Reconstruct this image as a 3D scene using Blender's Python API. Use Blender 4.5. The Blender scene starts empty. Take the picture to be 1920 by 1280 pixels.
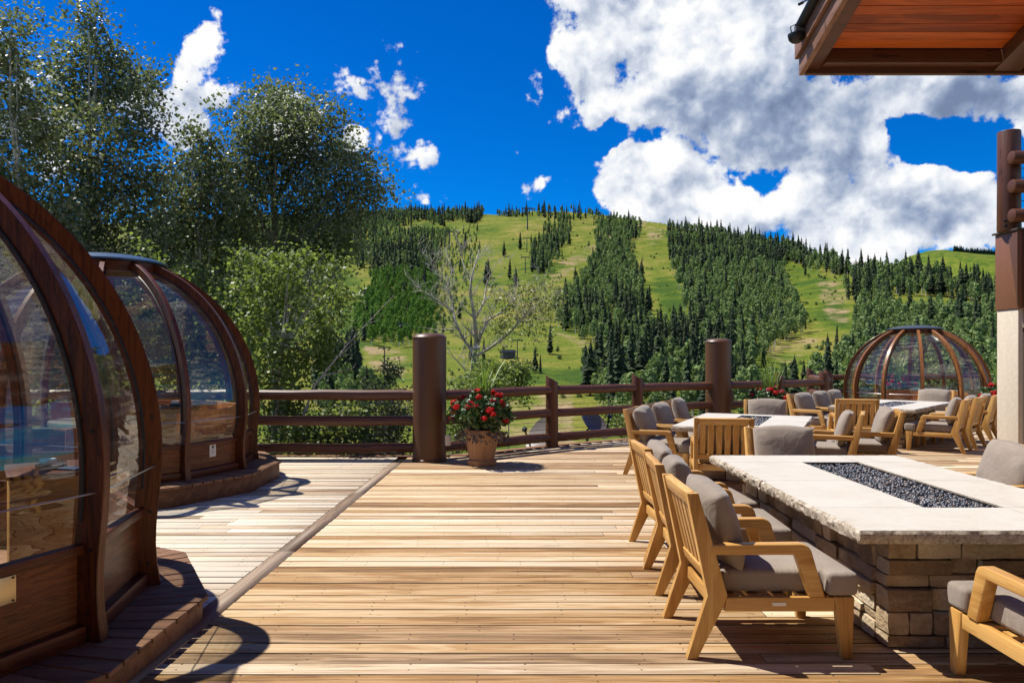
import bpy, bmesh, math, random
import numpy as np
from mathutils import Vector, Matrix, Quaternion

random.seed(7)
rng = np.random.default_rng(7)
C = bpy.context.scene.collection
sc = bpy.context.scene
R = math.radians
F, H0, EYE = 1410.0, 665.0, 1.65          # focal length and horizon in photo pixels, eye height in metres

# ---------------------------------------------------------------- camera
cam = bpy.data.objects.new('camera', bpy.data.cameras.new('camera'))
C.objects.link(cam)
cam.location = (0, 0, EYE)
cam.rotation_euler = (R(90), 0, 0)
cam.data.sensor_width = 36
cam.data.lens = F / 1920 * 36
cam.data.shift_y = (H0 - 640) / 1920
cam.data.clip_start = 0.05
cam.data.clip_end = 9000
sc.camera = cam

# ---------------------------------------------------------------- exposure, sun, sky
sc.view_settings.view_transform = 'Standard'
sc.view_settings.look = 'None'
sc.view_settings.gamma = 1
sc.view_settings.exposure = 0.5
sc.cycles.use_denoising = True
sc.cycles.max_bounces = 8
sc.cycles.transparent_max_bounces = 24
sc.cycles.caustics_reflective = False
sc.cycles.caustics_refractive = False
sc.cycles.sample_clamp_indirect = 6

SUN_EL = R(58)
SUN_H = Vector((-0.90, 0.43, 0)).normalized()
SUN_DIR = Vector((SUN_H.x * math.cos(SUN_EL), SUN_H.y * math.cos(SUN_EL), math.sin(SUN_EL)))
sun = bpy.data.objects.new('sun', bpy.data.lights.new('sun', 'SUN'))
C.objects.link(sun)
sun.data.energy = 5.0
sun.data.angle = R(0.5)
sun.data.color = (1.0, 0.95, 0.86)
sun.rotation_euler = SUN_DIR.to_track_quat('Z', 'Y').to_euler()
sun.location = (-20, 10, 40)


class NT:
    """small helper to write node trees"""
    def __init__(s, tree):
        s.t = tree
        s.t.nodes.clear()

    def n(s, kind, **kw):
        nd = s.t.nodes.new(kind)
        for k, v in kw.items():
            if k == 'ins':
                for i, x in v.items():
                    s.set(nd.inputs[i], x)
            else:
                setattr(nd, k, v)
        return nd

    def set(s, sock, x):
        if hasattr(x, 'is_linked') or hasattr(x, 'links'):
            s.t.links.new(x, sock)
        elif x is not None:
            sock.default_value = x

    def m(s, op, a, b=None, c=None):
        nd = s.n('ShaderNodeMath', operation=op)
        s.set(nd.inputs[0], a)
        if b is not None: s.set(nd.inputs[1], b)
        if c is not None: s.set(nd.inputs[2], c)
        return nd.outputs[0]

    def vm(s, op, a, b=None, scale=None):
        nd = s.n('ShaderNodeVectorMath', operation=op)
        s.set(nd.inputs[0], a)
        if b is not None: s.set(nd.inputs[1], b)
        if scale is not None: s.set(nd.inputs['Scale'], scale)
        return nd.outputs['Value'] if op in ('LENGTH', 'DOT_PRODUCT') else nd.outputs[0]

    def noise(s, vec, scale, detail=4, rough=0.5, dist=0.0):
        nd = s.n('ShaderNodeTexNoise')
        if vec is not None: s.set(nd.inputs['Vector'], vec)
        nd.inputs['Scale'].default_value = scale
        nd.inputs['Detail'].default_value = detail
        nd.inputs['Roughness'].default_value = rough
        nd.inputs['Distortion'].default_value = dist
        return nd.outputs['Fac']

    def ramp(s, fac, stops, interp='LINEAR'):
        nd = s.n('ShaderNodeValToRGB')
        nd.color_ramp.interpolation = interp
        e = nd.color_ramp.elements
        while len(e) < len(stops): e.new(0.5)
        for i, (p, c) in enumerate(stops):
            e[i].position = p
            e[i].color = (*c, 1) if len(c) == 3 else c
        s.set(nd.inputs[0], fac)
        return nd.outputs[0]

    def mix(s, fac, a, b, blend='MIX'):
        nd = s.n('ShaderNodeMix', data_type='RGBA', blend_type=blend)
        s.set(nd.inputs[0], fac)
        s.set(nd.inputs[6], a if not isinstance(a, tuple) else ((*a, 1) if len(a) == 3 else a))
        s.set(nd.inputs[7], b if not isinstance(b, tuple) else ((*b, 1) if len(b) == 3 else b))
        return nd.outputs[2]

    def maprange(s, v, a, b, c=0.0, d=1.0, smooth=True):
        nd = s.n('ShaderNodeMapRange', interpolation_type='SMOOTHSTEP' if smooth else 'LINEAR')
        s.set(nd.inputs[0], v)
        for i, x in zip((1, 2, 3, 4), (a, b, c, d)): nd.inputs[i].default_value = x
        return nd.outputs[0]

    def mapping(s, vec, scale=(1, 1, 1), loc=(0, 0, 0), rot=(0, 0, 0)):
        nd = s.n('ShaderNodeMapping')
        s.set(nd.inputs[0], vec)
        nd.inputs['Scale'].default_value = scale
        nd.inputs['Location'].default_value = loc
        nd.inputs['Rotation'].default_value = rot
        return nd.outputs[0]

    def comb(s, x, y, z):
        nd = s.n('ShaderNodeCombineXYZ')
        for i, v in enumerate((x, y, z)): s.set(nd.inputs[i], v)
        return nd.outputs[0]

    def bump(s, height, strength=0.3, dist=0.01):
        nd = s.n('ShaderNodeBump')
        nd.inputs['Strength'].default_value = strength
        nd.inputs['Distance'].default_value = dist
        s.set(nd.inputs['Height'], height)
        return nd.outputs[0]


world = bpy.data.worlds.new('World')
sc.world = world
world.use_nodes = True
SKY_STRENGTH = 0.062


def build_world():
    w = NT(world.node_tree)
    sky = w.n('ShaderNodeTexSky', sky_type='NISHITA', sun_disc=False, sun_elevation=SUN_EL,
              sun_rotation=math.atan2(SUN_DIR.x, SUN_DIR.y), altitude=2300, air_density=1.0, dust_density=0.3, ozone_density=3.0)
    hs = w.n('ShaderNodeHueSaturation')
    hs.inputs['Saturation'].default_value = 1.35
    w.set(hs.inputs['Color'], sky.outputs[0])
    skyc = w.mix(1.0, hs.outputs[0], (0.02, 1.02, 1.62), 'MULTIPLY')
    d = w.n('ShaderNodeTexCoord').outputs['Generated']
    sep = w.n('ShaderNodeSeparateXYZ')
    w.set(sep.inputs[0], d)
    x, y, z = sep.outputs
    yy = w.m('MAXIMUM', y, 0.08)
    u = w.m('DIVIDE', x, yy)
    v = w.m('DIVIDE', z, yy)
    front = w.maprange(y, 0.1, 0.3)
    for sc_, am in ((3.0, 0.13), (9.0, 0.055), (24.0, 0.022)):
        wn = w.n('ShaderNodeTexNoise')
        wn.inputs['Scale'].default_value = sc_
        wn.inputs['Detail'].default_value = 4
        w.set(wn.inputs['Vector'], d)
        ws = w.n('ShaderNodeSeparateColor')
        w.set(ws.inputs[0], wn.outputs['Color'])
        u = w.m('MULTIPLY_ADD', w.m('SUBTRACT', ws.outputs[0], 0.5), am, u)
        v = w.m('MULTIPLY_ADD', w.m('SUBTRACT', ws.outputs[1], 0.5), am, v)
    # cloud masses by direction: (u, v, half width, half height, tilt, weight)
    px = [(1330, 90, 345, 205, 0, 1.5), (1250, 200, 195, 145, 0, 1.45), (1480, 230, 250, 220, 0, 1.2), (1270, 320, 205, 110, 10, 1.5),
          (1370, 390, 240, 95, 8, 1.35), (1600, 410, 260, 110, 0, 1.1), (1780, 380, 150, 95, -12, 1.1), (1700, 190, 330, 95, 5, 1.15),
          (1900, 200, 160, 80, 0, 1.1), (1130, 250, 60, 110, 0, 0.7), (1090, 300, 90, 40, 0, 0.55),
          (1000, 350, 85, 45, 20, 0.8), (905, 345, 45, 45, 40, 0.25), (955, 297, 25, 16, -30, 0.2), (780, 378, 55, 38, 0, 0.55),
          (375, 110, 55, 100, -38, 0.85), (400, 180, 70, 70, 0, 1.0), (370, 230, 110, 70, 0, 1.1), (270, 190, 150, 70, 0, 0.7),
          (560, 225, 70, 62, 0, 0.9), (545, 190, 45, 35, 0, 0.6), (655, 275, 34, 32, 0, 0.7),
          (265, 75, 40, 40, -40, 0.38), (95, 145, 60, 30, 0, 0.5), (40, 220, 70, 40, 0, 0.7), (120, 240, 60, 50, 0, 0.6),
          (700, 165, 42, 50, -35, 0.16), (742, 200, 32, 28, -50, 0.16), (730, 245, 24, 20, 0, 0.10), (790, 305, 34, 22, 0, 0.12),
          (1850, 455, 70, 16, 0, 0.5)]
    def blob(args):
        cx, cy, rx, ry, rot, wt = args
        a = R(rot)
        du = w.m('SUBTRACT', u, (cx - 960) / F)
        dv = w.m('SUBTRACT', v, (H0 - cy) / F)
        ca, sa = math.cos(a), math.sin(a)
        p = w.m('MULTIPLY_ADD', dv, sa * F / rx, w.m('MULTIPLY', du, ca * F / rx))
        q = w.m('MULTIPLY_ADD', dv, ca * F / ry, w.m('MULTIPLY', du, -sa * F / ry))
        r = w.m('SQRT', w.m('MULTIPLY_ADD', p, p, w.m('MULTIPLY', q, q)))
        return w.m('MULTIPLY', w.m('SUBTRACT', 1.0, r), wt)
    field = None
    for b in px:
        bb = blob(b)
        field = bb if field is None else w.m('SMOOTH_MAX', field, bb, 0.25)
    hole = w.m('MAXIMUM', blob((1765, 280, 120, 58, -16, 1.1)), blob((1145, 275, 70, 34, 25, 0.75)))
    hole = w.m('MAXIMUM', hole, 0.0)
    field = w.m('MAXIMUM', w.m('SUBTRACT', field, w.m('MULTIPLY', hole, 1.6)), -1.2)
    n0 = w.m('MULTIPLY', w.m('SUBTRACT', w.noise(d, 1.7, 3, 0.5), 0.51), 4.0)  # unseen clouds added behind the camera as neutral fill light
    field = w.m('ADD', w.m('MULTIPLY', field, front), w.m('MULTIPLY', n0, w.m('SUBTRACT', 1.0, front)))
    def fbm(off):
        p = w.vm('ADD', d, off)
        big = w.noise(p, 5.5, 10, 0.58, 0.0)
        return big
    fa = fbm((0, 0, 0))
    lo = w.noise(d, 17.0, 8, 0.62, 0.0)
    hi = w.noise(d, 46.0, 6, 0.62, 0.0)
    wv = w.n('ShaderNodeTexNoise')
    wv.inputs['Scale'].default_value = 7.0
    wv.inputs['Detail'].default_value = 5
    w.set(wv.inputs['Vector'], d)
    dw = w.vm('ADD', d, w.vm('SCALE', w.vm('SUBTRACT', wv.outputs['Color'], (0.5, 0.5, 0.5)), scale=0.10))
    def billow(off, scale):
        vn = w.n('ShaderNodeTexVoronoi', feature='F1')
        vn.inputs['Scale'].default_value = scale
        vn.inputs['Detail'].default_value = 3
        vn.inputs['Roughness'].default_value = 0.55
        w.set(vn.inputs['Vector'], w.vm('ADD', dw, off))
        return vn.outputs['Distance']
    bl0 = billow((0, 0, 0), 11.0)
    amp = w.m('ADD', w.m('MULTIPLY', w.m('SUBTRACT', fa, 0.5), 2.3), w.m('MULTIPLY', w.m('SUBTRACT', lo, 0.5), 1.5))
    amp = w.m('ADD', amp, w.m('MULTIPLY', w.m('SUBTRACT', hi, 0.5), 0.7))
    amp = w.m('ADD', amp, w.m('MULTIPLY', w.m('SUBTRACT', 0.86, bl0), 0.75))
    dens = w.m('ADD', field, amp)
    cover = w.maprange(dens, 0.02, 0.24)
    grey = None
    for bb in ((1500, 215, 300, 150, 0, 1.0), (1790, 190, 260, 100, 0, 1.15), (1720, 400, 220, 75, 0, 1.0), (1330, 210, 170, 90, 0, 0.75), (1560, 330, 170, 110, 0, 0.8), (1500, 430, 260, 40, 0, 0.8)):
        q = w.m('MAXIMUM', blob(bb), 0.0)
        grey = q if grey is None else w.m('SMOOTH_MAX', grey, q, 0.3)
    grey = w.m('MULTIPLY', w.m('MULTIPLY', grey, front), w.m('ADD', 0.35, w.m('MULTIPLY', w.noise(w.mapping(d, (1, 1, 1.5)), 7.0, 4, 0.55, 0.5), 1.25)))
    # relief: the side of a billow that looks to the sun is brighter
    off = (SUN_DIR.x * 0.03, SUN_DIR.y * 0.03, SUN_DIR.z * 0.03)
    dlt = w.m('ADD', w.m('MULTIPLY', w.m('SUBTRACT', fa, fbm(off)), 2.7),
              w.m('MULTIPLY', w.m('SUBTRACT', lo, w.noise(w.vm('ADD', d, (off[0] * 0.4, off[1] * 0.4, off[2] * 0.4)), 17.0, 8, 0.62, 0.0)), 0.8))
    dlt = w.m('ADD', dlt, w.m('MULTIPLY', w.m('SUBTRACT', billow((off[0] * 0.7, off[1] * 0.7, off[2] * 0.7), 11.0), bl0), 0.65))
    base = w.noise(w.mapping(d, (1, 1, 1.4)), 4.2, 9, 0.58, 0.0)
    lit = w.m('ADD', w.m('ADD', 0.85, dlt), w.m('MULTIPLY', w.m('SUBTRACT', base, 0.5), 1.5))
    lit = w.m('SUBTRACT', lit, w.m('MULTIPLY', grey, 0.66))
    ccol = w.ramp(lit, [(0.0, (0.13, 0.175, 0.28)), (0.3, (0.215, 0.27, 0.385)), (0.55, (0.37, 0.415, 0.505)), (0.8, (0.57, 0.60, 0.65)), (1.0, (0.71, 0.71, 0.71))])
    cstr = w.vm('SCALE', ccol, scale=1.0 / SKY_STRENGTH)
    col = w.mix(cover, skyc, cstr)
    bg = w.n('ShaderNodeBackground')
    w.set(bg.inputs[0], col)
    bg.inputs[1].default_value = SKY_STRENGTH
    out = w.n('ShaderNodeOutputWorld')
    w.set(out.inputs[0], bg.outputs[0])


build_world()

# ---------------------------------------------------------------- materials
MATS = {}


def material(name, fn):
    m = bpy.data.materials.new(name)
    m.use_nodes = True
    t = NT(m.node_tree)
    out = t.n('ShaderNodeOutputMaterial')
    sh = fn(t)
    t.set(out.inputs[0], sh)
    MATS[name] = m
    return m


def pbsdf(t, color, rough=0.5, normal=None, spec=0.5, metal=0.0, coat=0.0):
    b = t.n('ShaderNodeBsdfPrincipled')
    t.set(b.inputs['Base Color'], color if not isinstance(color, tuple) else (*color, 1))
    t.set(b.inputs['Roughness'], rough)
    b.inputs['Specular IOR Level'].default_value = spec
    b.inputs['Metallic'].default_value = metal
    b.inputs['Coat Weight'].default_value = coat
    b.inputs['Coat Roughness'].default_value = 0.15
    if normal is not None: t.set(b.inputs['Normal'], normal)
    return b.outputs[0]


def wood(name, dark, mid, light, axis='X', rough=0.5, scale=1.0, coat=0.0, ring=0.5, bump=0.25, objvar=0.25, spec=0.4, crack=0.0):
    def fn(t):
        tc = t.n('ShaderNodeTexCoord').outputs['Object']
        oi = t.n('ShaderNodeObjectInfo').outputs['Random']
        isl = t.n('ShaderNodeNewGeometry').outputs['Random Per Island']
        rnd = t.m('FRACT', t.m('ADD', t.m('MULTIPLY', oi, 7.31), t.m('MULTIPLY', isl, 3.7)))
        st = {'X': (0.09, 1, 1), 'Y': (1, 0.09, 1), 'Z': (1, 1, 0.09)}[axis]
        p = t.vm('ADD', tc, t.comb(t.m('MULTIPLY', rnd, 9.0), t.m('MULTIPLY', rnd, 5.0), t.m('MULTIPLY', rnd, 13.0)))
        big = t.noise(t.mapping(p, tuple(a * scale for a in st)), 9, 3, 0.5, ring * 3)
        fine = t.noise(t.mapping(p, tuple((a * scale if a == 1 else a * 0.35 * scale) for a in st)), 95, 3, 0.6)
        fig = t.m('SINE', t.m('MULTIPLY', big, 46.0))
        f = t.m('ADD', t.m('MULTIPLY', big, 0.75), t.m('MULTIPLY', fine, 0.35))
        f = t.m('ADD', f, t.m('MULTIPLY', fig, 0.022 + 0.055 * ring))
        f = t.m('ADD', f, t.m('MULTIPLY', t.m('SUBTRACT', rnd, 0.5), objvar))
        col = t.ramp(f, [(0.30, dark), (0.52, mid), (0.74, light)])
        if crack:
            ck = t.noise(t.mapping(p, tuple(3.2 if a == 1 else 0.35 for a in st)), 7.0, 3, 0.6, 0.3)
            kn = t.noise(t.mapping(p, (1, 1, 1)), 3.3, 2, 0.5)
            cf = t.m('MAXIMUM', t.m('MULTIPLY', t.maprange(ck, 0.60, 0.66), crack), t.m('MULTIPLY', t.maprange(kn, 0.70, 0.76), crack * 0.7))
            col = t.mix(cf, col, (0.022, 0.010, 0.006))
            f = t.m('SUBTRACT', f, t.m('MULTIPLY', cf, 1.2))
        return pbsdf(t, col, rough, t.bump(f, bump, 0.002), spec, 0, coat)
    return material(name, fn)


for ax in 'XYZ':
    wood('teak_' + ax, (0.351, 0.169, 0.038), (0.508, 0.269, 0.072), (0.644, 0.394, 0.134), ax, 0.42, 1.0, objvar=0.22)
    wood('mahogany_' + ax, (0.030, 0.0068, 0.0025), (0.080, 0.0195, 0.0062), (0.150, 0.043, 0.0125), ax, 0.42, 0.9, coat=0.08, ring=1.3, objvar=0.2, spec=0.3)
for ax in 'XZ':
    wood('amber_' + ax, (0.11, 0.036, 0.009), (0.20, 0.072, 0.018), (0.30, 0.125, 0.036), ax, 0.40, 0.9, coat=0.1, ring=1.0, objvar=0.25, spec=0.3)  # lighter, more orange mahogany: sunlight on the far dome put into the colour
wood('panel_wood', (0.050, 0.013, 0.0045), (0.125, 0.036, 0.011), (0.210, 0.070, 0.022), 'X', 0.42, 0.8, coat=0.08, ring=1.6, objvar=0.2, spec=0.3)
wood('inner_board', (0.170, 0.060, 0.019), (0.374, 0.145, 0.040), (0.578, 0.255, 0.080), 'X', 0.45, 0.8, objvar=0.15)
wood('step_board', (0.110, 0.046, 0.020), (0.198, 0.092, 0.041), (0.308, 0.160, 0.081), 'X', 0.65, 0.8, objvar=0.35)
wood('barrel', (0.286, 0.150, 0.078), (0.390, 0.215, 0.114), (0.494, 0.293, 0.163), 'Z', 0.7, 1.2, ring=0.1, objvar=0.0)
wood('soffit', (0.220, 0.038, 0.006), (0.440, 0.085, 0.012), (0.616, 0.142, 0.022), 'X', 0.35, 0.6, objvar=0.5)
wood('border_wood', (0.145, 0.089, 0.053), (0.238, 0.162, 0.106), (0.323, 0.238, 0.170), 'Y', 0.6, 0.8)
wood('fascia', (0.130, 0.058, 0.039), (0.221, 0.111, 0.072), (0.325, 0.182, 0.130), 'Y', 0.6, 0.8)
wood('log_paint', (0.079, 0.028, 0.014), (0.100, 0.037, 0.019), (0.127, 0.049, 0.026), 'X', 0.40, 0.5, ring=0.1, bump=0.35, objvar=0.12, crack=0.75)
wood('log_paint_Z', (0.079, 0.028, 0.014), (0.100, 0.037, 0.019), (0.127, 0.049, 0.026), 'Z', 0.40, 0.5, ring=0.1, bump=0.35, objvar=0.12, crack=0.75)


def deck_mat():
    def fn(t):
        at = t.n('ShaderNodeAttribute', attribute_name='board')
        rnd = at.outputs['Fac']
        lf = t.n('ShaderNodeAttribute', attribute_name='bleach').outputs['Fac']
        tc = t.n('ShaderNodeTexCoord').outputs['Object']
        p = t.vm('ADD', tc, t.comb(t.m('MULTIPLY', rnd, 91.0), 0.0, t.m('MULTIPLY', rnd, 37.0)))
        big = t.noise(t.mapping(p, (0.30, 3.5, 1)), 3.0, 4, 0.55, 0.9)
        grain = t.noise(t.mapping(p, (0.16, 9, 1)), 9.0, 5, 0.62, 0.35)
        fine = t.noise(t.mapping(p, (1.2, 60, 1)), 4.0, 3, 0.6)
        broad = t.noise(tc, 0.55, 3, 0.55)
        f = t.m('ADD', t.m('MULTIPLY', big, 0.55), t.m('MULTIPLY', grain, 0.65))
        f = t.m('ADD', f, t.m('MULTIPLY', t.m('SINE', t.m('MULTIPLY', big, 40.0)), 0.022))
        f = t.m('ADD', f, t.m('MULTIPLY', t.m('SUBTRACT', fine, 0.5), 0.22))
        f = t.m('ADD', f, t.m('MULTIPLY', t.m('SUBTRACT', rnd, 0.5), 0.40))
        f = t.m('ADD', f, t.m('MULTIPLY', t.m('SUBTRACT', broad, 0.5), 0.15))
        warm = t.ramp(f, [(0.36, (0.131, 0.064, 0.021)), (0.48, (0.264, 0.139, 0.049)), (0.60, (0.388, 0.239, 0.107)), (0.72, (0.497, 0.357, 0.206)), (0.86, (0.575, 0.472, 0.334))])
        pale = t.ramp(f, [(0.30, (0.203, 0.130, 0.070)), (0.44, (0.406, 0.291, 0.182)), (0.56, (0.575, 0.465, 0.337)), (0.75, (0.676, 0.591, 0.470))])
        knot = t.noise(t.mapping(p, (1.5, 5.0, 1)), 6.0, 1, 0.4)
        kn = t.maprange(knot, 0.76, 0.83)
        old = t.maprange(t.m('FRACT', t.m('MULTIPLY', rnd, 17.3)), 0.62, 0.98)
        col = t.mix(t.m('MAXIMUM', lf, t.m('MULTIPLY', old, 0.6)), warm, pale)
        sc1 = t.noise(t.mapping(tc, (0.9, 2.2, 1)), 1.1, 6, 0.7, 0.8)
        col = t.mix(t.m('MULTIPLY', t.maprange(sc1, 0.56, 0.72), 0.28), col, (0.20, 0.115, 0.06))
        col = t.mix(t.m('MULTIPLY', kn, 0.6), col, (0.13, 0.06, 0.025))
        # screw heads: two dark dots every 0.6 m along a board
        sp = t.n('ShaderNodeSeparateXYZ')
        t.set(sp.inputs[0], tc)
        fx = t.m('SUBTRACT', t.m('FRACT', t.m('MULTIPLY_ADD', sp.outputs[0], 1 / 0.61, t.m('MULTIPLY', rnd, 3.0))), 0.5)
        fy = t.m('SUBTRACT', t.m('FRACT', t.m('MULTIPLY', sp.outputs[1], 1 / 0.071)), 0.5)
        dd = t.m('SQRT', t.m('ADD', t.m('POWER', t.m('MULTIPLY', fx, 0.61), 2), t.m('POWER', t.m('MULTIPLY', fy, 0.071), 2)))
        dot = t.m('LESS_THAN', dd, 0.0065)
        col = t.mix(t.m('MULTIPLY', dot, 0.85), col, (0.04, 0.025, 0.015))
        return pbsdf(t, col, 0.62, t.bump(f, 0.35, 0.004), 0.25)
    material('deck_wood', fn)


deck_mat()


def simple(name, color, rough=0.5, metal=0.0, nscale=None, namp=0.15, bump=0.0, spec=0.5, coat=0.0, stretch=(1, 1, 1)):
    def fn(t):
        if nscale is None:
            return pbsdf(t, color, rough, None, spec, metal, coat)
        tc = t.n('ShaderNodeTexCoord').outputs['Object']
        f = t.noise(t.mapping(tc, stretch), nscale, 5, 0.6)
        lo = tuple(max(0, c * (1 - namp)) for c in color)
        hi = tuple(min(1, c * (1 + namp)) for c in color)
        col = t.ramp(f, [(0.3, lo), (0.7, hi)])
        return pbsdf(t, col, rough, t.bump(f, bump, 0.01) if bump else None, spec, metal, coat)
    return material(name, fn)


simple('board_edge', (0.045, 0.027, 0.016), 0.9)  # board sides coloured dark so the gaps read as shaded lines
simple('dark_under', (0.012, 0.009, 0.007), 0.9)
simple('steel', (0.55, 0.55, 0.56), 0.3, 1.0)
simple('dark_metal', (0.03, 0.03, 0.032), 0.45, 0.6)
simple('tower_metal', (0.06, 0.065, 0.07), 0.5, 0.3)
simple('blue_cap', (0.033, 0.078, 0.162), 0.35, 0.0, 6, 0.1, spec=0.6)
simple('slate_cap', (0.05, 0.062, 0.08), 0.5, 0.0, 6, 0.1, spec=0.4)
simple('blind', (0.42, 0.42, 0.41), 0.25, 0.0, 3, 0.06, spec=0.6)
simple('black_rubber', (0.012, 0.012, 0.013), 0.5)
simple('brass', (0.75, 0.62, 0.35), 0.35, 0.7)
simple('white_plastic', (0.78, 0.77, 0.73), 0.4)
simple('ink', (0.05, 0.05, 0.05), 0.6)
simple('paper', (0.80, 0.79, 0.74), 0.6)
simple('soil', (0.03, 0.02, 0.014), 0.95, 0, 40, 0.4, 0.5)
simple('beam_paint', (0.20, 0.085, 0.045), 0.45, 0, 30, 0.12, 0.15)
simple('column_paint', (0.102, 0.044, 0.020), 0.42, 0, 5, 0.10, 0.12, stretch=(1, 1, 0.15))
simple('window_frame', (0.07, 0.055, 0.045), 0.4)
simple('dish_grey', (0.145, 0.122, 0.108), 0.5, 0, 12, 0.1)
simple('device_blue', (0.03, 0.06, 0.12), 0.35)
simple('grout', (0.035, 0.028, 0.02), 0.95)


def stucco(t):
    tc = t.n('ShaderNodeTexCoord').outputs['Object']
    a = t.noise(tc, 14, 5, 0.6)
    b = t.noise(tc, 70, 3, 0.6)
    st = t.noise(t.mapping(tc, (1, 1, 0.2)), 3, 3, 0.5)
    col = t.ramp(t.m('ADD', t.m('MULTIPLY', a, 0.6), t.m('MULTIPLY', st, 0.4)), [(0.3, (0.54, 0.465, 0.355)), (0.7, (0.66, 0.58, 0.465))])
    return pbsdf(t, col, 0.85, t.bump(t.m('ADD', t.m('MULTIPLY', a, 0.5), b), 0.55, 0.012), 0.2)


material('stucco', stucco)


def limestone(t):
    tc = t.n('ShaderNodeTexCoord').outputs['Object']
    a = t.noise(tc, 2.2, 6, 0.65, 0.6)
    b = t.noise(tc, 22, 5, 0.65)
    c = t.noise(tc, 120, 2, 0.5)
    f = t.m('ADD', t.m('MULTIPLY', a, 0.7), t.m('MULTIPLY', b, 0.3))
    col = t.ramp(f, [(0.28, (0.420, 0.370, 0.302)), (0.45, (0.498, 0.459, 0.401)), (0.62, (0.533, 0.501, 0.450)), (0.78, (0.463, 0.404, 0.336))])
    stain = t.maprange(t.noise(tc, 5.5, 3, 0.5), 0.66, 0.76)
    col = t.mix(t.m('MULTIPLY', stain, 0.18), col, (0.40, 0.33, 0.26))
    sp = t.n('ShaderNodeSeparateXYZ')
    t.set(sp.inputs[0], t.n('ShaderNodeNewGeometry').outputs['True Normal'])
    broken = t.m('SUBTRACT', 1.0, t.maprange(sp.outputs[2], 0.6, 0.9))
    pit = t.noise(tc, 60, 3, 0.6)
    bc = t.ramp(t.m('ADD', t.m('MULTIPLY', pit, 0.6), t.m('MULTIPLY', b, 0.4)), [(0.36, (0.160, 0.124, 0.088)), (0.48, (0.352, 0.288, 0.216)), (0.62, (0.496, 0.432, 0.344))])
    col = t.mix(broken, col, bc)
    return pbsdf(t, col, 0.72, t.bump(t.m('ADD', b, t.m('MULTIPLY', c, 0.5)), 0.35, 0.008), 0.3)


material('limestone', limestone)


def ledgestone(t):
    tc = t.n('ShaderNodeTexCoord').outputs['Object']
    isl = t.n('ShaderNodeNewGeometry').outputs['Random Per Island']
    p = t.vm('ADD', tc, t.comb(t.m('MULTIPLY', isl, 30.0), 0.0, 0.0))
    a = t.noise(t.mapping(p, (1, 1, 2.2)), 5, 6, 0.65, 0.5)
    b = t.noise(p, 40, 4, 0.6)
    f = t.m('ADD', t.m('ADD', t.m('MULTIPLY', a, 0.6), t.m('MULTIPLY', b, 0.3)), t.m('MULTIPLY', t.m('SUBTRACT', isl, 0.5), 0.5))
    col = t.ramp(f, [(0.2, (0.24, 0.158, 0.09)), (0.38, (0.42, 0.31, 0.19)), (0.55, (0.56, 0.44, 0.29)), (0.75, (0.63, 0.53, 0.39))])
    return pbsdf(t, col, 0.8, t.bump(t.m('ADD', a, t.m('MULTIPLY', b, 0.9)), 1.0, 0.014), 0.25)


material('ledgestone', ledgestone)


def pebble(t):
    isl = t.n('ShaderNodeNewGeometry').outputs['Random Per Island']
    col = t.ramp(isl, [(0.0, (0.022, 0.026, 0.034)), (0.35, (0.05, 0.06, 0.08)), (0.6, (0.10, 0.115, 0.14)), (0.8, (0.15, 0.105, 0.085)), (1.0, (0.26, 0.25, 0.25))])
    return pbsdf(t, col, 0.28, None, 0.6)


material('pebble', pebble)


def fabric(t):
    tc = t.n('ShaderNodeTexCoord').outputs['Object']
    oi = t.n('ShaderNodeObjectInfo').outputs['Random']
    a = t.noise(tc, 5, 4, 0.6, 0.4)
    w1 = t.noise(t.mapping(tc, (1, 260, 260)), 1.0, 2, 0.5)
    w2 = t.noise(t.mapping(tc, (260, 1, 40)), 1.0, 2, 0.5)
    f = t.m('ADD', t.m('MULTIPLY', a, 0.6), t.m('MULTIPLY', t.m('ADD', w1, w2), 0.2))
    f = t.m('ADD', f, t.m('MULTIPLY', t.m('SUBTRACT', oi, 0.5), 0.12))
    col = t.ramp(f, [(0.3, (0.218, 0.176, 0.139)), (0.7, (0.312, 0.258, 0.210))])
    b = t.n('ShaderNodeBsdfPrincipled')
    t.set(b.inputs['Base Color'], col)
    b.inputs['Roughness'].default_value = 0.9
    b.inputs['Specular IOR Level'].default_value = 0.15
    b.inputs['Sheen Weight'].default_value = 0.25
    t.set(b.inputs['Normal'], t.bump(t.m('ADD', t.m('MULTIPLY', t.noise(t.mapping(tc, (2.0, 1, 1)), 7, 3, 0.5, 1.2), 1.6), t.m('MULTIPLY', t.m('ADD', w1, w2), 0.12)), 0.42, 0.014))
    return b.outputs[0]


material('fabric', fabric)


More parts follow.
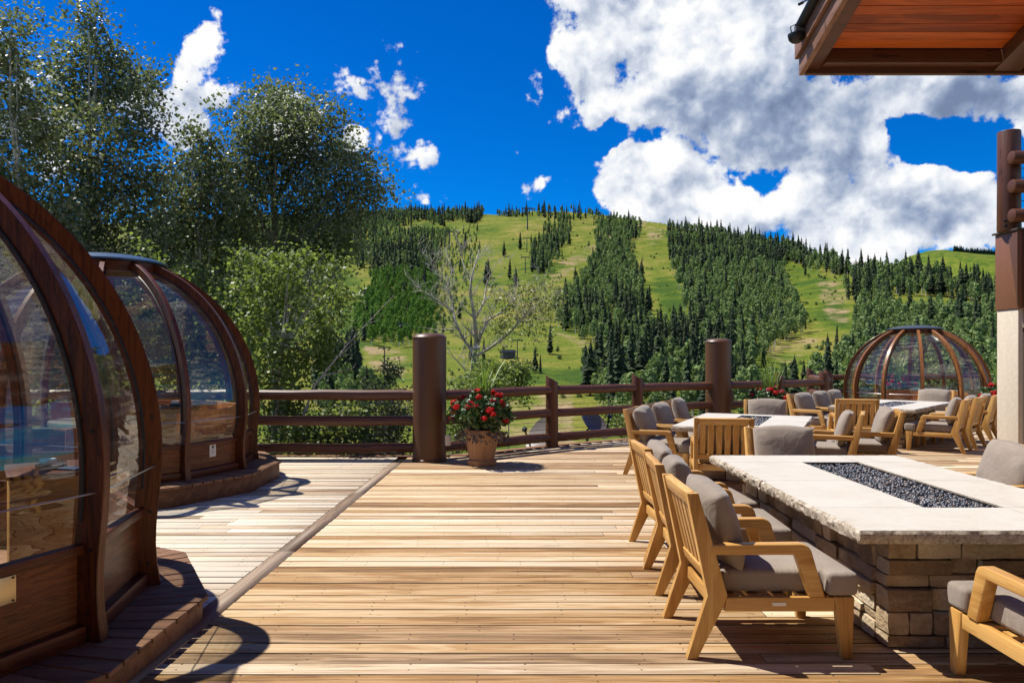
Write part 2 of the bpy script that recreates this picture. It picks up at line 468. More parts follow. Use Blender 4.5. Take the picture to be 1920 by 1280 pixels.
def glassm(tint, refl=1.0, wav=0.25):
    def fn(t):
        tc = t.n('ShaderNodeTexCoord').outputs['Object']
        wv = t.noise(t.mapping(tc, (0.5, 0.5, 3.0)), 2.0, 2, 0.5)
        sp = t.noise(tc, 90, 2, 0.5)
        stk = t.noise(t.mapping(tc, (0.6, 0.6, 7.0)), 2.3, 5, 0.62, 0.6)  # pale streaks: sky reflections put into the pane as diffuse colour
        nrm = t.bump(wv, wav, 0.05)
        geo = t.n('ShaderNodeNewGeometry')
        cs = t.m('ABSOLUTE', t.vm('DOT_PRODUCT', nrm, geo.outputs['Incoming']))
        sch = t.m('POWER', t.m('SUBTRACT', 1.0, t.m('MINIMUM', cs, 1.0)), 5.0)
        fac = t.m('MINIMUM', t.m('MULTIPLY_ADD', sch, 0.91, 0.095 * refl), 1.0)
        tr = t.n('ShaderNodeBsdfTransparent')
        tr.inputs[0].default_value = (*tint, 1)
        gl = t.n('ShaderNodeBsdfGlossy')
        gl.inputs['Roughness'].default_value = 0.02
        t.set(gl.inputs['Normal'], nrm)
        mx = t.n('ShaderNodeMixShader')
        t.set(mx.inputs[0], fac)
        t.set(mx.inputs[1], tr.outputs[0])
        t.set(mx.inputs[2], gl.outputs[0])
        df = t.n('ShaderNodeBsdfDiffuse')
        df.inputs[0].default_value = (0.62, 0.61, 0.56, 1)
        mx2 = t.n('ShaderNodeMixShader')
        t.set(mx2.inputs[0], t.m('ADD', t.m('MULTIPLY_ADD', t.maprange(sp, 0.60, 0.75), 0.08, 0.010), t.m('MULTIPLY', t.maprange(stk, 0.50, 0.75), 0.16)))
        t.set(mx2.inputs[1], mx.outputs[0])
        t.set(mx2.inputs[2], df.outputs[0])
        return mx2.outputs[0]
    return fn


material('dome_glass', glassm((0.93, 0.93, 0.89)))


def window_glass(t):
    return pbsdf(t, (0.03, 0.035, 0.04), 0.05, None, 0.8)


material('window_glass', window_glass)


def leafm(name, c0, c1, c2, rough=0.42, trans=0.3, spec=0.5):
    def fn(t):
        isl = t.n('ShaderNodeNewGeometry').outputs['Random Per Island']
        tc = t.n('ShaderNodeTexCoord').outputs['Object']
        f = t.m('ADD', t.m('MULTIPLY', isl, 0.6), t.m('MULTIPLY', t.noise(tc, 0.6, 2, 0.5), 0.4))
        col = t.ramp(f, [(0.15, c0), (0.5, c1), (0.85, c2)])
        p = pbsdf(t, col, rough, None, spec)
        tl = t.n('ShaderNodeBsdfTranslucent')
        t.set(tl.inputs[0], t.mix(1.0, col, (1.35, 1.45, 0.8), 'MULTIPLY'))
        mx = t.n('ShaderNodeMixShader')
        mx.inputs[0].default_value = trans
        t.set(mx.inputs[1], p)
        t.set(mx.inputs[2], tl.outputs[0])
        return mx.outputs[0]
    return material(name, fn)


leafm('aspen_leaf', (0.088, 0.110, 0.056), (0.155, 0.180, 0.098), (0.270, 0.290, 0.180), 0.48, 0.32, 0.42)
leafm('shrub_leaf', (0.093, 0.130, 0.032), (0.173, 0.223, 0.064), (0.273, 0.325, 0.118), 0.50, 0.40, 0.40)
leafm('pale_leaf', (0.14, 0.15, 0.05), (0.22, 0.23, 0.09), (0.32, 0.31, 0.14), 0.5, 0.3)
leafm('hill_aspen', (0.122, 0.173, 0.064), (0.183, 0.251, 0.090), (0.265, 0.327, 0.130), 0.8, 0.2, 0.1)
leafm('hill_aspen_bright', (0.069, 0.143, 0.024), (0.106, 0.198, 0.034), (0.159, 0.258, 0.053), 0.8, 0.2, 0.1)
leafm('conifer_needle', (0.018, 0.030, 0.012), (0.032, 0.050, 0.019), (0.056, 0.078, 0.032), 0.75, 0.05, 0.15)
leafm('planter_leaf', (0.020, 0.055, 0.014), (0.040, 0.090, 0.022), (0.085, 0.14, 0.045), 0.45, 0.2)
leafm('spike_leaf', (0.10, 0.19, 0.03), (0.17, 0.28, 0.05), (0.25, 0.36, 0.09), 0.4, 0.3)
leafm('red_petal', (0.38, 0.008, 0.014), (0.58, 0.014, 0.020), (0.75, 0.05, 0.05), 0.5, 0.25, 0.3)
leafm('pink_petal', (0.50, 0.02, 0.10), (0.62, 0.12, 0.18), (0.78, 0.45, 0.42), 0.5, 0.25, 0.3)
leafm('trail_leaf', (0.05, 0.045, 0.045), (0.11, 0.09, 0.085), (0.33, 0.28, 0.26), 0.5, 0.1)


def bark(t):
    tc = t.n('ShaderNodeTexCoord').outputs['Object']
    a = t.noise(t.mapping(tc, (1, 1, 2.5)), 2.2, 5, 0.6, 0.4)
    b = t.noise(t.mapping(tc, (3, 3, 9)), 3, 3, 0.6)
    col = t.ramp(a, [(0.35, (0.22, 0.20, 0.15)), (0.5, (0.42, 0.40, 0.33)), (0.7, (0.56, 0.54, 0.47))])
    col = t.mix(t.maprange(b, 0.6, 0.68), col, (0.05, 0.045, 0.04))
    return pbsdf(t, col, 0.75, t.bump(b, 0.3, 0.01), 0.2)


material('aspen_bark', bark)
simple('conifer_bark', (0.10, 0.07, 0.05), 0.9, 0, 4, 0.3)
simple('far_trunk', (0.50, 0.475, 0.41), 0.8, 0, 1.0, 0.3)
simple('dead_wood', (0.46, 0.42, 0.36), 0.8, 0, 6, 0.35, 0.2)


def grass_hill(t):
    tc = t.n('ShaderNodeTexCoord').outputs['Object']
    dirt = t.n('ShaderNodeAttribute', attribute_name='dirt').outputs['Fac']
    lush = t.n('ShaderNodeAttribute', attribute_name='lush').outputs['Fac']
    a = t.noise(tc, 0.012, 5, 0.6, 0.5)
    b = t.noise(tc, 0.07, 5, 0.65, 0.3)
    c = t.noise(tc, 0.45, 4, 0.7)
    f = t.m('ADD', t.m('ADD', t.m('MULTIPLY', a, 0.50), t.m('MULTIPLY', b, 0.48)), t.m('MULTIPLY', c, 0.24))
    f = t.m('ADD', t.m('MULTIPLY', t.m('SUBTRACT', f, 0.61), 1.35), 0.545)
    f = t.m('SUBTRACT', f, t.m('MULTIPLY', lush, 0.16))
    col = t.ramp(f, [(0.36, (0.044, 0.088, 0.010)), (0.47, (0.098, 0.138, 0.013)), (0.58, (0.152, 0.170, 0.022)), (0.69, (0.232, 0.198, 0.050)), (0.83, (0.29, 0.215, 0.088))])
    dd = t.maprange(t.m('ADD', dirt, t.m('MULTIPLY', t.m('SUBTRACT', b, 0.5), 1.3)), 0.38, 0.72)
    dcol = t.ramp(c, [(0.3, (0.24, 0.165, 0.09)), (0.7, (0.38, 0.28, 0.165))])
    col = t.mix(dd, col, dcol)
    return pbsdf(t, col, 0.95, t.bump(t.m('ADD', t.m('MULTIPLY', c, 1.0), t.m('MULTIPLY', b, 2.0)), 0.9, 1.2), 0.1)


material('grass_hill', grass_hill)

# ---------------------------------------------------------------- mesh helpers


class MB:
    def __init__(s):
        s.v, s.f, s.mi = [], [], []

    def add(s, vs, fs, mi=0, M=None):
        k = len(s.v)
        s.v += [tuple(M @ Vector(p)) if M is not None else tuple(p) for p in vs]
        s.f += [tuple(k + i for i in f) for f in fs]
        s.mi += [mi] * len(fs)
        return s

    def box(s, c, d, M=None, mi=0):
        x, y, z = c
        a, b, h = d[0] / 2, d[1] / 2, d[2] / 2
        vs = [(x + i * a, y + j * b, z + k * h) for k in (-1, 1) for j in (-1, 1) for i in (-1, 1)]
        return s.add(vs, [(0, 2, 3, 1), (4, 5, 7, 6), (0, 1, 5, 4), (2, 6, 7, 3), (0, 4, 6, 2), (1, 3, 7, 5)], mi, M)

    def prism(s, poly, a0, a1, axis='Y', M=None, mi=0):
        """poly of 2-D points extruded along an axis: X: (y,z), Y: (x,z), Z: (x,y)"""
        n = len(poly)
        put = {'X': lambda p, a: (a, p[0], p[1]), 'Y': lambda p, a: (p[0], a, p[1]), 'Z': lambda p, a: (p[0], p[1], a)}[axis]
        vs = [put(p, a0) for p in poly] + [put(p, a1) for p in poly]
        area = sum(poly[i][0] * poly[(i + 1) % n][1] - poly[(i + 1) % n][0] * poly[i][1] for i in range(n))
        flip = (area > 0) != (axis == 'Y')
        fs = [tuple(range(n))[::-1], tuple(range(n, 2 * n))] + [(i, (i + 1) % n, n + (i + 1) % n, n + i) for i in range(n)]
        if not flip: fs = [f[::-1] for f in fs]
        if axis in 'XYZ' and ((a1 < a0)): fs = [f[::-1] for f in fs]
        return s.add(vs, fs, mi, M)

    def bar(s, p0, p1, w, h, up=(0, 0, 1), mi=0):
        p0, p1 = Vector(p0), Vector(p1)
        d = (p1 - p0).normalized()
        sd = d.cross(Vector(up)).normalized()
        u = sd.cross(d)
        vs = [p + sd * (i * w / 2) + u * (j * h / 2) for p in (p0, p1) for j in (-1, 1) for i in (-1, 1)]
        return s.add(vs, [(0, 2, 3, 1), (4, 5, 7, 6), (0, 1, 5, 4), (2, 6, 7, 3), (0, 4, 6, 2), (1, 3, 7, 5)], mi)

    def tube(s, pts, rad, n=8, cap=True, mi=0):
        pts = [Vector(p) for p in pts]
        if not hasattr(rad, '__len__'): rad = [rad] * len(pts)
        vs, fs = [], []
        ref = Vector((0, 0, 1))
        t0 = (pts[1] - pts[0]).normalized()
        if abs(t0.dot(ref)) > 0.95: ref = Vector((1, 0, 0))
        for i, p in enumerate(pts):
            a = pts[max(i - 1, 0)]
            b = pts[min(i + 1, len(pts) - 1)]
            t = (b - a).normalized()
            sd = t.cross(ref)
            if sd.length < 1e-4: sd = t.cross(Vector((0, 1, 0)))
            sd.normalize()
            u = sd.cross(t)
            for k in range(n):
                an = 2 * math.pi * k / n
                vs.append(p + sd * (math.cos(an) * rad[i]) + u * (math.sin(an) * rad[i]))
        for i in range(len(pts) - 1):
            for k in range(n):
                k2 = (k + 1) % n
                fs.append((i * n + k, i * n + k2, (i + 1) * n + k2, (i + 1) * n + k))
        if cap:
            fs.append(tuple(range(n))[::-1])
            fs.append(tuple((len(pts) - 1) * n + k for k in range(n)))
        return s.add(vs, fs, mi)

    def lathe(s, prof, n=24, mi=0, M=None, c=(0, 0)):
        vs, fs = [], []
        for r, z in prof:
            for k in range(n):
                a = 2 * math.pi * k / n
                vs.append((c[0] + r * math.cos(a), c[1] + r * math.sin(a), z))
        for i in range(len(prof) - 1):
            for k in range(n):
                k2 = (k + 1) % n
                fs.append((i * n + k, i * n + k2, (i + 1) * n + k2, (i + 1) * n + k))
        fs.append(tuple(range(n))[::-1])
        fs.append(tuple((len(prof) - 1) * n + k for k in range(n)))
        return s.add(vs, fs, mi, M)

    def grid(s, P, mi=0):
        """P: rows of points"""
        r, c = len(P), len(P[0])
        vs = [p for row in P for p in row]
        fs = [(i * c + j, i * c + j + 1, (i + 1) * c + j + 1, (i + 1) * c + j) for i in range(r - 1) for j in range(c - 1)]
        return s.add(vs, fs, mi)

    def build(s, name, mats, parent=None, bevel=0.0, smooth=35, segs=2, loc=None):
        me = bpy.data.meshes.new(name)
        me.from_pydata([tuple(p) for p in s.v], [], s.f)
        if not isinstance(mats, (list, tuple)): mats = [mats]
        for m in mats: me.materials.append(MATS[m])
        if len(mats) > 1: me.polygons.foreach_set('material_index', s.mi)
        if bevel:
            bm = bmesh.new()
            bm.from_mesh(me)
            bmesh.ops.recalc_face_normals(bm, faces=bm.faces)
            ed = [e for e in bm.edges if len(e.link_faces) == 2 and e.calc_face_angle(0) > 0.6]
            bmesh.ops.bevel(bm, geom=ed, offset=bevel, segments=segs, affect='EDGES', profile=0.5, clamp_overlap=True)
            bm.to_mesh(me)
            bm.free()
        if smooth:
            me.shade_smooth()
            me.set_sharp_from_angle(angle=R(smooth))
        o = bpy.data.objects.new(name, me)
        C.objects.link(o)
        if parent is not None: o.parent = parent
        if loc is not None: o.location = loc
        return o


def tag(o, label=None, cat=None, group=None, kind=None):
    if label: o['label'] = label
    if cat: o['category'] = cat
    if group: o['group'] = group
    if kind: o['kind'] = kind
    return o


def thing(name, label, cat, loc=(0, 0, 0), rz=0.0, group=None):
    o = bpy.data.objects.new(name, None)
    o.empty_display_size = 0.2
    C.objects.link(o)
    o.location = loc
    o.rotation_euler = (0, 0, rz)
    return tag(o, label, cat, group)


def children_of(o, table):
    return table.get(o.name, [])


def copy_tree(src, kids, loc, rz, label=None, group=None, scale=None):
    """kids: {name: [children]} for the source tree"""
    r = src.copy()
    C.objects.link(r)
    r.location = loc
    r.rotation_euler = (0, 0, rz)
    if scale is not None: r.scale = scale if hasattr(scale, '__len__') else (scale,) * 3
    if label: r['label'] = label
    if group: r['group'] = group
    def rec(o, new):
        for ch in kids.get(o.name, []):
            c = ch.copy()
            C.objects.link(c)
            c.parent = new
            rec(ch, c)
    rec(src, r)
    return r


def kids_table(root):
    out = {}
    for o in bpy.data.objects:
        if o.parent is not None: out.setdefault(o.parent.name, []).append(o)
    return out


def np_object(name, V, faces, mat, parent=None, smooth=False, attrs=None, mats=None, mi=None):
    """fast mesh: V (n,3), faces (m,k)"""
    me = bpy.data.meshes.new(name)
    V = np.asarray(V, dtype=np.float32)
    faces = np.asarray(faces, dtype=np.int32)
    m, k = faces.shape
    me.vertices.add(len(V))
    me.vertices.foreach_set('co', V.ravel())
    me.loops.add(m * k)
    me.loops.foreach_set('vertex_index', faces.ravel())
    me.polygons.add(m)
    me.polygons.foreach_set('loop_start', np.arange(0, m * k, k, dtype=np.int32))
    for mm in (mats or [mat]): me.materials.append(MATS[mm])
    if mi is not None: me.polygons.foreach_set('material_index', np.asarray(mi, dtype=np.int32))
    if smooth: me.polygons.foreach_set('use_smooth', np.ones(m, dtype=bool))
    me.update(calc_edges=True)
    for an, (dom, vals) in (attrs or {}).items():
        a = me.attributes.new(an, 'FLOAT', dom)
        a.data.foreach_set('value', np.asarray(vals, dtype=np.float32))
    o = bpy.data.objects.new(name, me)
    C.objects.link(o)
    if parent is not None: o.parent = parent
    return o


def leaf_quads(c, size, flat=0.0, nrm=None, aspect=0.85, jit=0.25):
    """diamond leaves at centres c (n,3)"""
    n = len(c)
    a = rng.normal(size=(n, 3))
    if nrm is not None:
        nn = nrm + rng.normal(size=(n, 3)) * flat
        nn /= np.linalg.norm(nn, axis=1, keepdims=True) + 1e-9
        a -= nn * (a * nn).sum(1, keepdims=True)
        a /= np.linalg.norm(a, axis=1, keepdims=True) + 1e-9
        b = np.cross(nn, a)
    else:
        a /= np.linalg.norm(a, axis=1, keepdims=True)
        b = np.cross(a, rng.normal(size=(n, 3)))
        b /= np.linalg.norm(b, axis=1, keepdims=True) + 1e-9
    s = (size * (1 + jit * rng.normal(size=n)))[:, None] * 0.5
    V = np.stack([c - a * s, c + b * s * aspect, c + a * s, c - b * s * aspect], 1).reshape(-1, 3)
    Fq = np.arange(4 * n).reshape(n, 4)
    return V, Fq


def px(x, y, D):
    """world point at depth D on the line of sight through photo pixel (x, y)"""
    return Vector(((x - 960) / F * D, D, EYE - (y - H0) / F * D))


# ---------------------------------------------------------------- terrain
SKY_PTS = [(-1500, 420), (0, 420), (400, 412), (640, 402), (700, 400), (830, 404), (930, 398), (1000, 394), (1110, 402), (1180, 408),
           (1300, 428), (1380, 444), (1480, 468), (1540, 486), (1650, 508), (1720, 512), (1780, 520), (1870, 536), (2100, 560), (3400, 600)]
RIDGE = [(-1500, 1500), (400, 1400), (700, 1350), (1000, 1300), (1180, 1180), (1300, 1000), (1380, 880), (1480, 760), (1540, 640), (1650, 520), (1780, 470), (1870, 440), (2100, 420), (3400, 400)]
VB, DB = -0.112, 100.0


def terr_v(xp, D):
    yr = np.interp(xp, [p[0] for p in SKY_PTS], [p[1] for p in SKY_PTS])
    Dr = np.interp(xp, [p[0] for p in RIDGE], [p[1] for p in RIDGE])
    vr = (H0 - yr) / F
    t = np.log(np.maximum(D, 1) / DB) / np.log(Dr / DB)
    return t, vr, Dr


def terr_z(X, D):
    """height of the ground at (X, D)"""
    X = np.asarray(X, float)
    D = np.asarray(D, float)
    xp = 960 + F * X / np.maximum(D, 40)
    t, vr, Dr = terr_v(xp, D)
    s = np.clip(t, 0, 1)
    z = EYE + (VB + (vr - VB) * s) * D
    zr = EYE + vr * Dr
    z = np.where(t > 1, zr - (D - Dr) * 0.22, z)
    z100 = EYE + VB * DB
    near = -3.6 + (z100 + 3.6) * np.clip((D - 14) / (DB - 14), 0, 1)
    z = np.where(D < DB, near, z)
    bump = (np.sin(X * 0.021 + 1.3) * np.cos(D * 0.017) + 0.6 * np.sin(X * 0.05 + D * 0.043)) * np.clip((D - 60) / 900, 0, 1) * 3.0
    return z + bump


def on_hill(x, y):
    """hill point under photo pixel (x, y) -> (X, D, Z)"""
    v = (H0 - y) / F
    _, vr, Dr = terr_v(x, 100.0)
    t = np.clip((v - VB) / (vr - VB), 0.0, 1.0)
    D = DB * np.exp(t * np.log(Dr / DB))
    X = (x - 960) / F * D
    return X, D, terr_z(X, D)


def in_poly(x, y, poly):
    n = len(poly)
    c = np.zeros(np.shape(x), bool)
    j = n - 1
    for i in range(n):
        xi, yi = poly[i]
        xj, yj = poly[j]
        c ^= ((yi > y) != (yj > y)) & (x < (xj - xi) * (y - yi) / (yj - yi + 1e-9) + xi)
        j = i
    return c


DIRT = [[(742, 424), (830, 410), (828, 420), (760, 432)], [(1030, 500), (1200, 402), (1235, 412), (1180, 440), (1075, 510), (1010, 560)],
        [(1205, 425), (1250, 425), (1244, 470), (1212, 460)], [(1525, 520), (1590, 520), (1600, 610), (1545, 600)],
        [(668, 612), (700, 650), (765, 655), (770, 735), (740, 715), (690, 690)], [(1420, 660), (1530, 625), (1545, 650), (1470, 690)],
        [(840, 735), (1080, 735), (1080, 850), (840, 850)], [(1030, 610), (1130, 650), (1100, 660), (1030, 625)]]
LUSH = [[(630, 480), (705, 560), (700, 640), (660, 700), (620, 560)], [(1220, 500), (1270, 520), (1290, 600), (1240, 590)],
        [(1465, 490), (1540, 510), (1580, 560), (1600, 620), (1520, 600)], [(1395, 690), (1500, 690), (1480, 715), (1400, 712)],
        [(660, 680), (740, 720), (720, 740), (650, 740)], [(960, 690), (1100, 690), (1100, 720), (960, 720)]]


def terrain():
    us = np.concatenate([np.linspace(-2.4, -0.75, 26)[:-1], np.linspace(-0.75, 0.75, 300), np.linspace(0.75, 2.4, 26)[1:]])
    Ds = np.concatenate([np.linspace(-60, 40, 18)[:-1], np.linspace(40, 100, 20)[:-1], np.exp(np.linspace(math.log(100), math.log(1600), 240))[:-1], np.exp(np.linspace(math.log(1600), math.log(3600), 12))])
    U, D = np.meshgrid(us, Ds)
    X = U * np.maximum(D, 40)
    Z = terr_z(X, D)
    V = np.stack([X, D, Z], -1).reshape(-1, 3)
    nr, nc = U.shape
    idx = np.arange(nr * nc).reshape(nr, nc)
    Fq = np.stack([idx[:-1, :-1], idx[:-1, 1:], idx[1:, 1:], idx[1:, :-1]], -1).reshape(-1, 4)
    # bare earth on the runs: which ground points lie inside the worn patches
    PX = 960 + F * X / np.maximum(D, 40)
    PY = H0 - F * (Z - EYE) / np.maximum(D, 40)
    dirt = np.zeros(U.shape)
    lush = np.zeros(U.shape)
    ok = D > 60
    for p in DIRT: dirt = np.maximum(dirt, in_poly(PX, PY, p) * ok * 0.50)
    for p in LUSH: lush = np.maximum(lush, in_poly(PX, PY, p) * ok * 1.0)
    for _ in range(2):
        for A in (dirt, lush):
            A[1:-1, 1:-1] = (A[1:-1, 1:-1] * 2 + A[:-2, 1:-1] + A[2:, 1:-1] + A[1:-1, :-2] + A[1:-1, 2:]) / 6
    o = np_object('hillside_ground', V, Fq, 'grass_hill', smooth=True, attrs={'dirt': ('POINT', dirt.ravel()), 'lush': ('POINT', lush.ravel())})
    tag(o, kind='structure')
    # second ridge far beyond, right
    xs = np.linspace(1300, 2300, 90)
    top = np.interp(xs, [1300, 1640, 1700, 1740, 1775, 1810, 1850, 1880, 1950, 2300], [560, 520, 482, 470, 468, 474, 478, 472, 480, 540])
    rows = []
    for k, dd in enumerate((1500, 1700, 1900, 2100, 2300, 2500, 2900)):
        fr = (0.0, 0.25, 0.48, 0.68, 0.86, 1.0, 0.6)[k]
        zz = EYE + (H0 - top) / F * 2500
        z0 = EYE + 0.04 * 1500
        zz = z0 + (zz - z0) * fr + np.sin(xs * 0.05 + k) * 6 * (k < 5)
        rows.append(np.stack([(xs - 960) / F * 2500, np.full_like(xs, dd), zz], -1))
    P = np.array(rows)
    idx = np.arange(P.shape[0] * P.shape[1]).reshape(P.shape[:2])
    Fq = np.stack([idx[:-1, :-1], idx[:-1, 1:], idx[1:, 1:], idx[1:, :-1]], -1).reshape(-1, 4)
    V = P.reshape(-1, 3)
    d = np.clip(1 - np.abs(V[:, 2] - V[:, 2].max() + 30) / 60, 0, 1) * 0.35
    o = np_object('distant_hill', V, Fq, 'grass_hill', smooth=True, attrs={'dirt': ('POINT', d), 'lush': ('POINT', np.full(len(V), 0.5))})
    tag(o, kind='structure')


terrain()

# ---------------------------------------------------------------- deck
EDGE = [(-40, 12.15), (-1.6, 12.15), (-0.75, 12.3), (0.95, 13.75), (2.55, 14.8), (4.3, 15.95), (5.9, 16.75), (7.1, 17.65), (7.75, 19.2), (8.25, 21.7), (14.5, 22.3), (30, 22.6)]


def edge_y(x):
    return float(np.interp(x, [p[0] for p in EDGE], [p[1] for p in EDGE]))


def edge_x(y):
    """leftmost deck x in the row at depth y"""
    if y <= 12.15: return -40.0
    return float(np.interp(y, [p[1] for p in EDGE[1:]], [p[0] for p in EDGE[1:]]))


def border_x(y):
    return -1.98 + (y - 3.8) * 0.0245 + 0.02


def deck():
    vs, fs, rnd, bl, side = [], [], [], [], []
    pitch, gap, top, th = 0.142, 0.014, 0.0, 0.03
    y = -3.5
    def board(x0, x1, ya, yb, b, r, cut=0.0):
        dz = random.uniform(-0.0022, 0.0022)
        k = len(vs)
        c = 0.002
        sk = cut
        ring = [(x0, ya), (x1, ya), (x1 + sk, yb), (x0 + sk, yb)]
        vs.extend([(p[0], p[1], top - th) for p in ring])
        vs.extend([(p[0], p[1], top + dz - c) for p in ring])
        ins = [(x0 + c, ya + c), (x1 - c, ya + c), (x1 + sk - c, yb - c), (x0 + sk + c, yb - c)]
        vs.extend([(p[0], p[1], top + dz) for p in ins])
        F_ = [(k + 8, k + 9, k + 10, k + 11)]
        for i in range(4):
            j = (i + 1) % 4
            F_.append((k + 4 + i, k + 4 + j, k + 8 + j, k + 8 + i))
            F_.append((k + i, k + j, k + 4 + j, k + 4 + i))
        fs.extend(F_)
        rnd.extend([r] * len(F_))
        bl.extend([b] * len(F_))
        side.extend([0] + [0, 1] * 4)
    while y < 22.5:
        ya, yb = y + gap / 2, y + pitch - gap / 2
        x = max(-12.0, edge_x(yb) + 0.0)
        bx = border_x(y)
        xe = 16.0
        segs = []
        if x < bx - 0.3:
            a = x
            while a < bx - 0.08:
                b = min(a + random.uniform(1.6, 4.8), bx - 0.080)
                if bx - 0.08 - b < 0.5: b = bx - 0.080
                segs.append((a, b, 1.0))
                a = b + 0.004
            a = bx + 0.080
        else:
            a = x
        while a < xe:
            b = min(a + random.uniform(2.6, 6.0), xe)
            segs.append((a, b, 0.0))
            a = b + 0.004
        for a, b, l in segs:
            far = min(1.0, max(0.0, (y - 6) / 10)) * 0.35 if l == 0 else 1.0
            board(a, b, ya, yb, far, random.random())
        y += pitch
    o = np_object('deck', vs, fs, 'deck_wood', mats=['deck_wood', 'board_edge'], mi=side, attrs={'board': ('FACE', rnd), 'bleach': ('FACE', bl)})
    tag(o, kind='structure')
    # long border boards laid across
    vs.clear(), fs.clear(), rnd.clear(), bl.clear()
    ya = -3.5
    while ya < 11.6:
        yb = min(ya + random.uniform(1.8, 3.2), 11.75)
        for s in (-1,):
            xa, xb = border_x(ya), border_x(yb)
            k = len(vs)
            w = 0.073
            P = [(xa - w, ya), (xa + w, ya), (xb + w, yb - 0.004), (xb - w, yb - 0.004)]
            vs.extend([(p[0], p[1], -0.03) for p in P] + [(p[0], p[1], 0.0022) for p in P])
            F_ = [(k + 4, k + 5, k + 6, k + 7)] + [(k + i, k + (i + 1) % 4, k + 4 + (i + 1) % 4, k + 4 + i) for i in range(4)]
            fs.extend(F_)
        ya = yb
    o = np_object('border_board', vs, fs, 'border_wood')
    tag(o, kind='structure')
    # solid block coloured near black as shade below the boards, edge board and the drop
    m = MB()
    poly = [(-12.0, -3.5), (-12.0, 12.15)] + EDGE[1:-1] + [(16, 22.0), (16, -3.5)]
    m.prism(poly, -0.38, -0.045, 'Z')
    tag(m.build('deck_frame', 'dark_under', smooth=0), kind='structure')
    m = MB()
    pts = [(-12.0, 12.15)] + EDGE[1:-1]
    for a, b in zip(pts, pts[1:]):
        dd = (Vector(b) - Vector(a)).normalized()
        nrm = Vector((-dd.y, dd.x))
        q = [Vector(a) + nrm * 0.0 - dd * 0.03, Vector(b) + dd * 0.03, Vector(b) + dd * 0.03 + nrm * 0.16, Vector(a) - dd * 0.03 + nrm * 0.16]
        m.prism([(p.x, p.y) for p in q], -0.30, 0.012 + random.uniform(0, .003), 'Z')
    tag(m.build('deck_edge_board', 'step_board', bevel=0.006), kind='structure')


deck()

# ---------------------------------------------------------------- log railing and pillars


def log_between(m, a, b, r, wob=0.008, n=10):
    a, b = Vector(a), Vector(b)
    L = (b - a).length
    k = max(3, int(L / 0.5))
    pts, rad = [], []
    for i in range(k + 1):
        t = i / k
        p = a.lerp(b, t)
        p += Vector((0, random.uniform(-wob, wob), random.uniform(-wob, wob)))
        pts.append(p)
        rad.append(r * random.uniform(0.94, 1.05))
    m.tube(pts, rad, n)


def pillar(x, y, label, r=0.262, top=1.99):
    t = thing('log_pillar', label, 'pillar', (x, y, 0), 0, 'thick round pillars on the railing')
    m = MB()
    prof = [(r + 0.012, 0.0), (r + 0.012, 0.03), (r, 0.04)]
    prof += [(r * (1 + 0.004 * math.sin(z * 5)), z) for z in np.linspace(0.1, top - 0.10, 12)]
    prof += [(r * 1.0, top - 0.075), (r * 0.985, top - 0.06)]
    m.lathe(prof, 40)
    m.build('shaft', 'column_paint', t)
    m = MB()
    m.lathe([(r * 1.02, top - 0.085), (r * 1.03, top - 0.07), (r * 0.97, top - 0.045), (r * 0.8, top - 0.018), (r * 0.5, top - 0.004), (r * 0.15, top), (0.01, top)], 40)
    m.build('cap', 'column_paint', t)
    m = MB()
    m.box((r * 0.86, -r * 0.55, 0.78), (0.10, 0.02, 0.30), Matrix.Rotation(0, 4, 'Z'))
    m.build('access_plate', 'window_frame', t, bevel=0.004)
    return t


PIL1 = pillar(-1.29, 11.76, 'wide brown round pillar left of the red flower pot')
PIL2 = pillar(4.30, 15.68, 'wide brown round pillar behind the middle fire table')
m = MB()
m.box((0, 0, 0), (0.085, 0.05, 0.16))
ob = m.build('outlet_box', 'white_plastic', bevel=0.008, loc=(-0.99, 11.60, 0.33))
tag(ob, 'small white outlet box fixed low on the pillar beside the flower pot', 'outlet box')
ob.rotation_euler = (0, 0, R(28))


def railing(name, label, pts, posts, first_log=True):
    """pts: path points, posts: indices that carry a post"""
    t = thing(name, label, 'railing', (0, 0, 0))
    for zc, r in ((1.015, 0.083), (0.61, 0.079), (0.175, 0.081)):
        for a, b in zip(pts, pts[1:]):
            m = MB()
            log_between(m, (a[0], a[1], zc), (b[0], b[1], zc), r)
            m.build('rail', 'log_paint', t)
    for i in posts:
        x, y = pts[i]
        m = MB()
        n, r = 16, 0.112
        d = Vector(pts[i]) - Vector(pts[i - 1])
        d.normalize()
        vs, fs = [], []
        zs = [(-0.32, 1.0), (0.4, 1.02), (0.9, 0.98)]
        for z, k in zs:
            for j in range(n):
                a = 2 * math.pi * j / n
                vs.append((x + math.cos(a) * r * k, y + math.sin(a) * r * k, z))
        for j in range(n):
            a = 2 * math.pi * j / n
            vs.append((x + math.cos(a) * r, y + math.sin(a) * r, 1.22 - 0.065 * (math.cos(a))))
        for q in range(3):
            for j in range(n):
                fs.append((q * n + j, q * n + (j + 1) % n, (q + 1) * n + (j + 1) % n, (q + 1) * n + j))
        fs.append(tuple(3 * n + j for j in range(n)))
        m.add(vs, fs)
        m.build('post', 'log_paint_Z', t, bevel=0.006)
    for z in (0.32, 0.46, 0.75, 0.88):
        m = MB()
        m.tube([(p[0], p[1], z) for p in pts], 0.004, 5)
        m.build('cable', 'dark_metal', t)
    return t


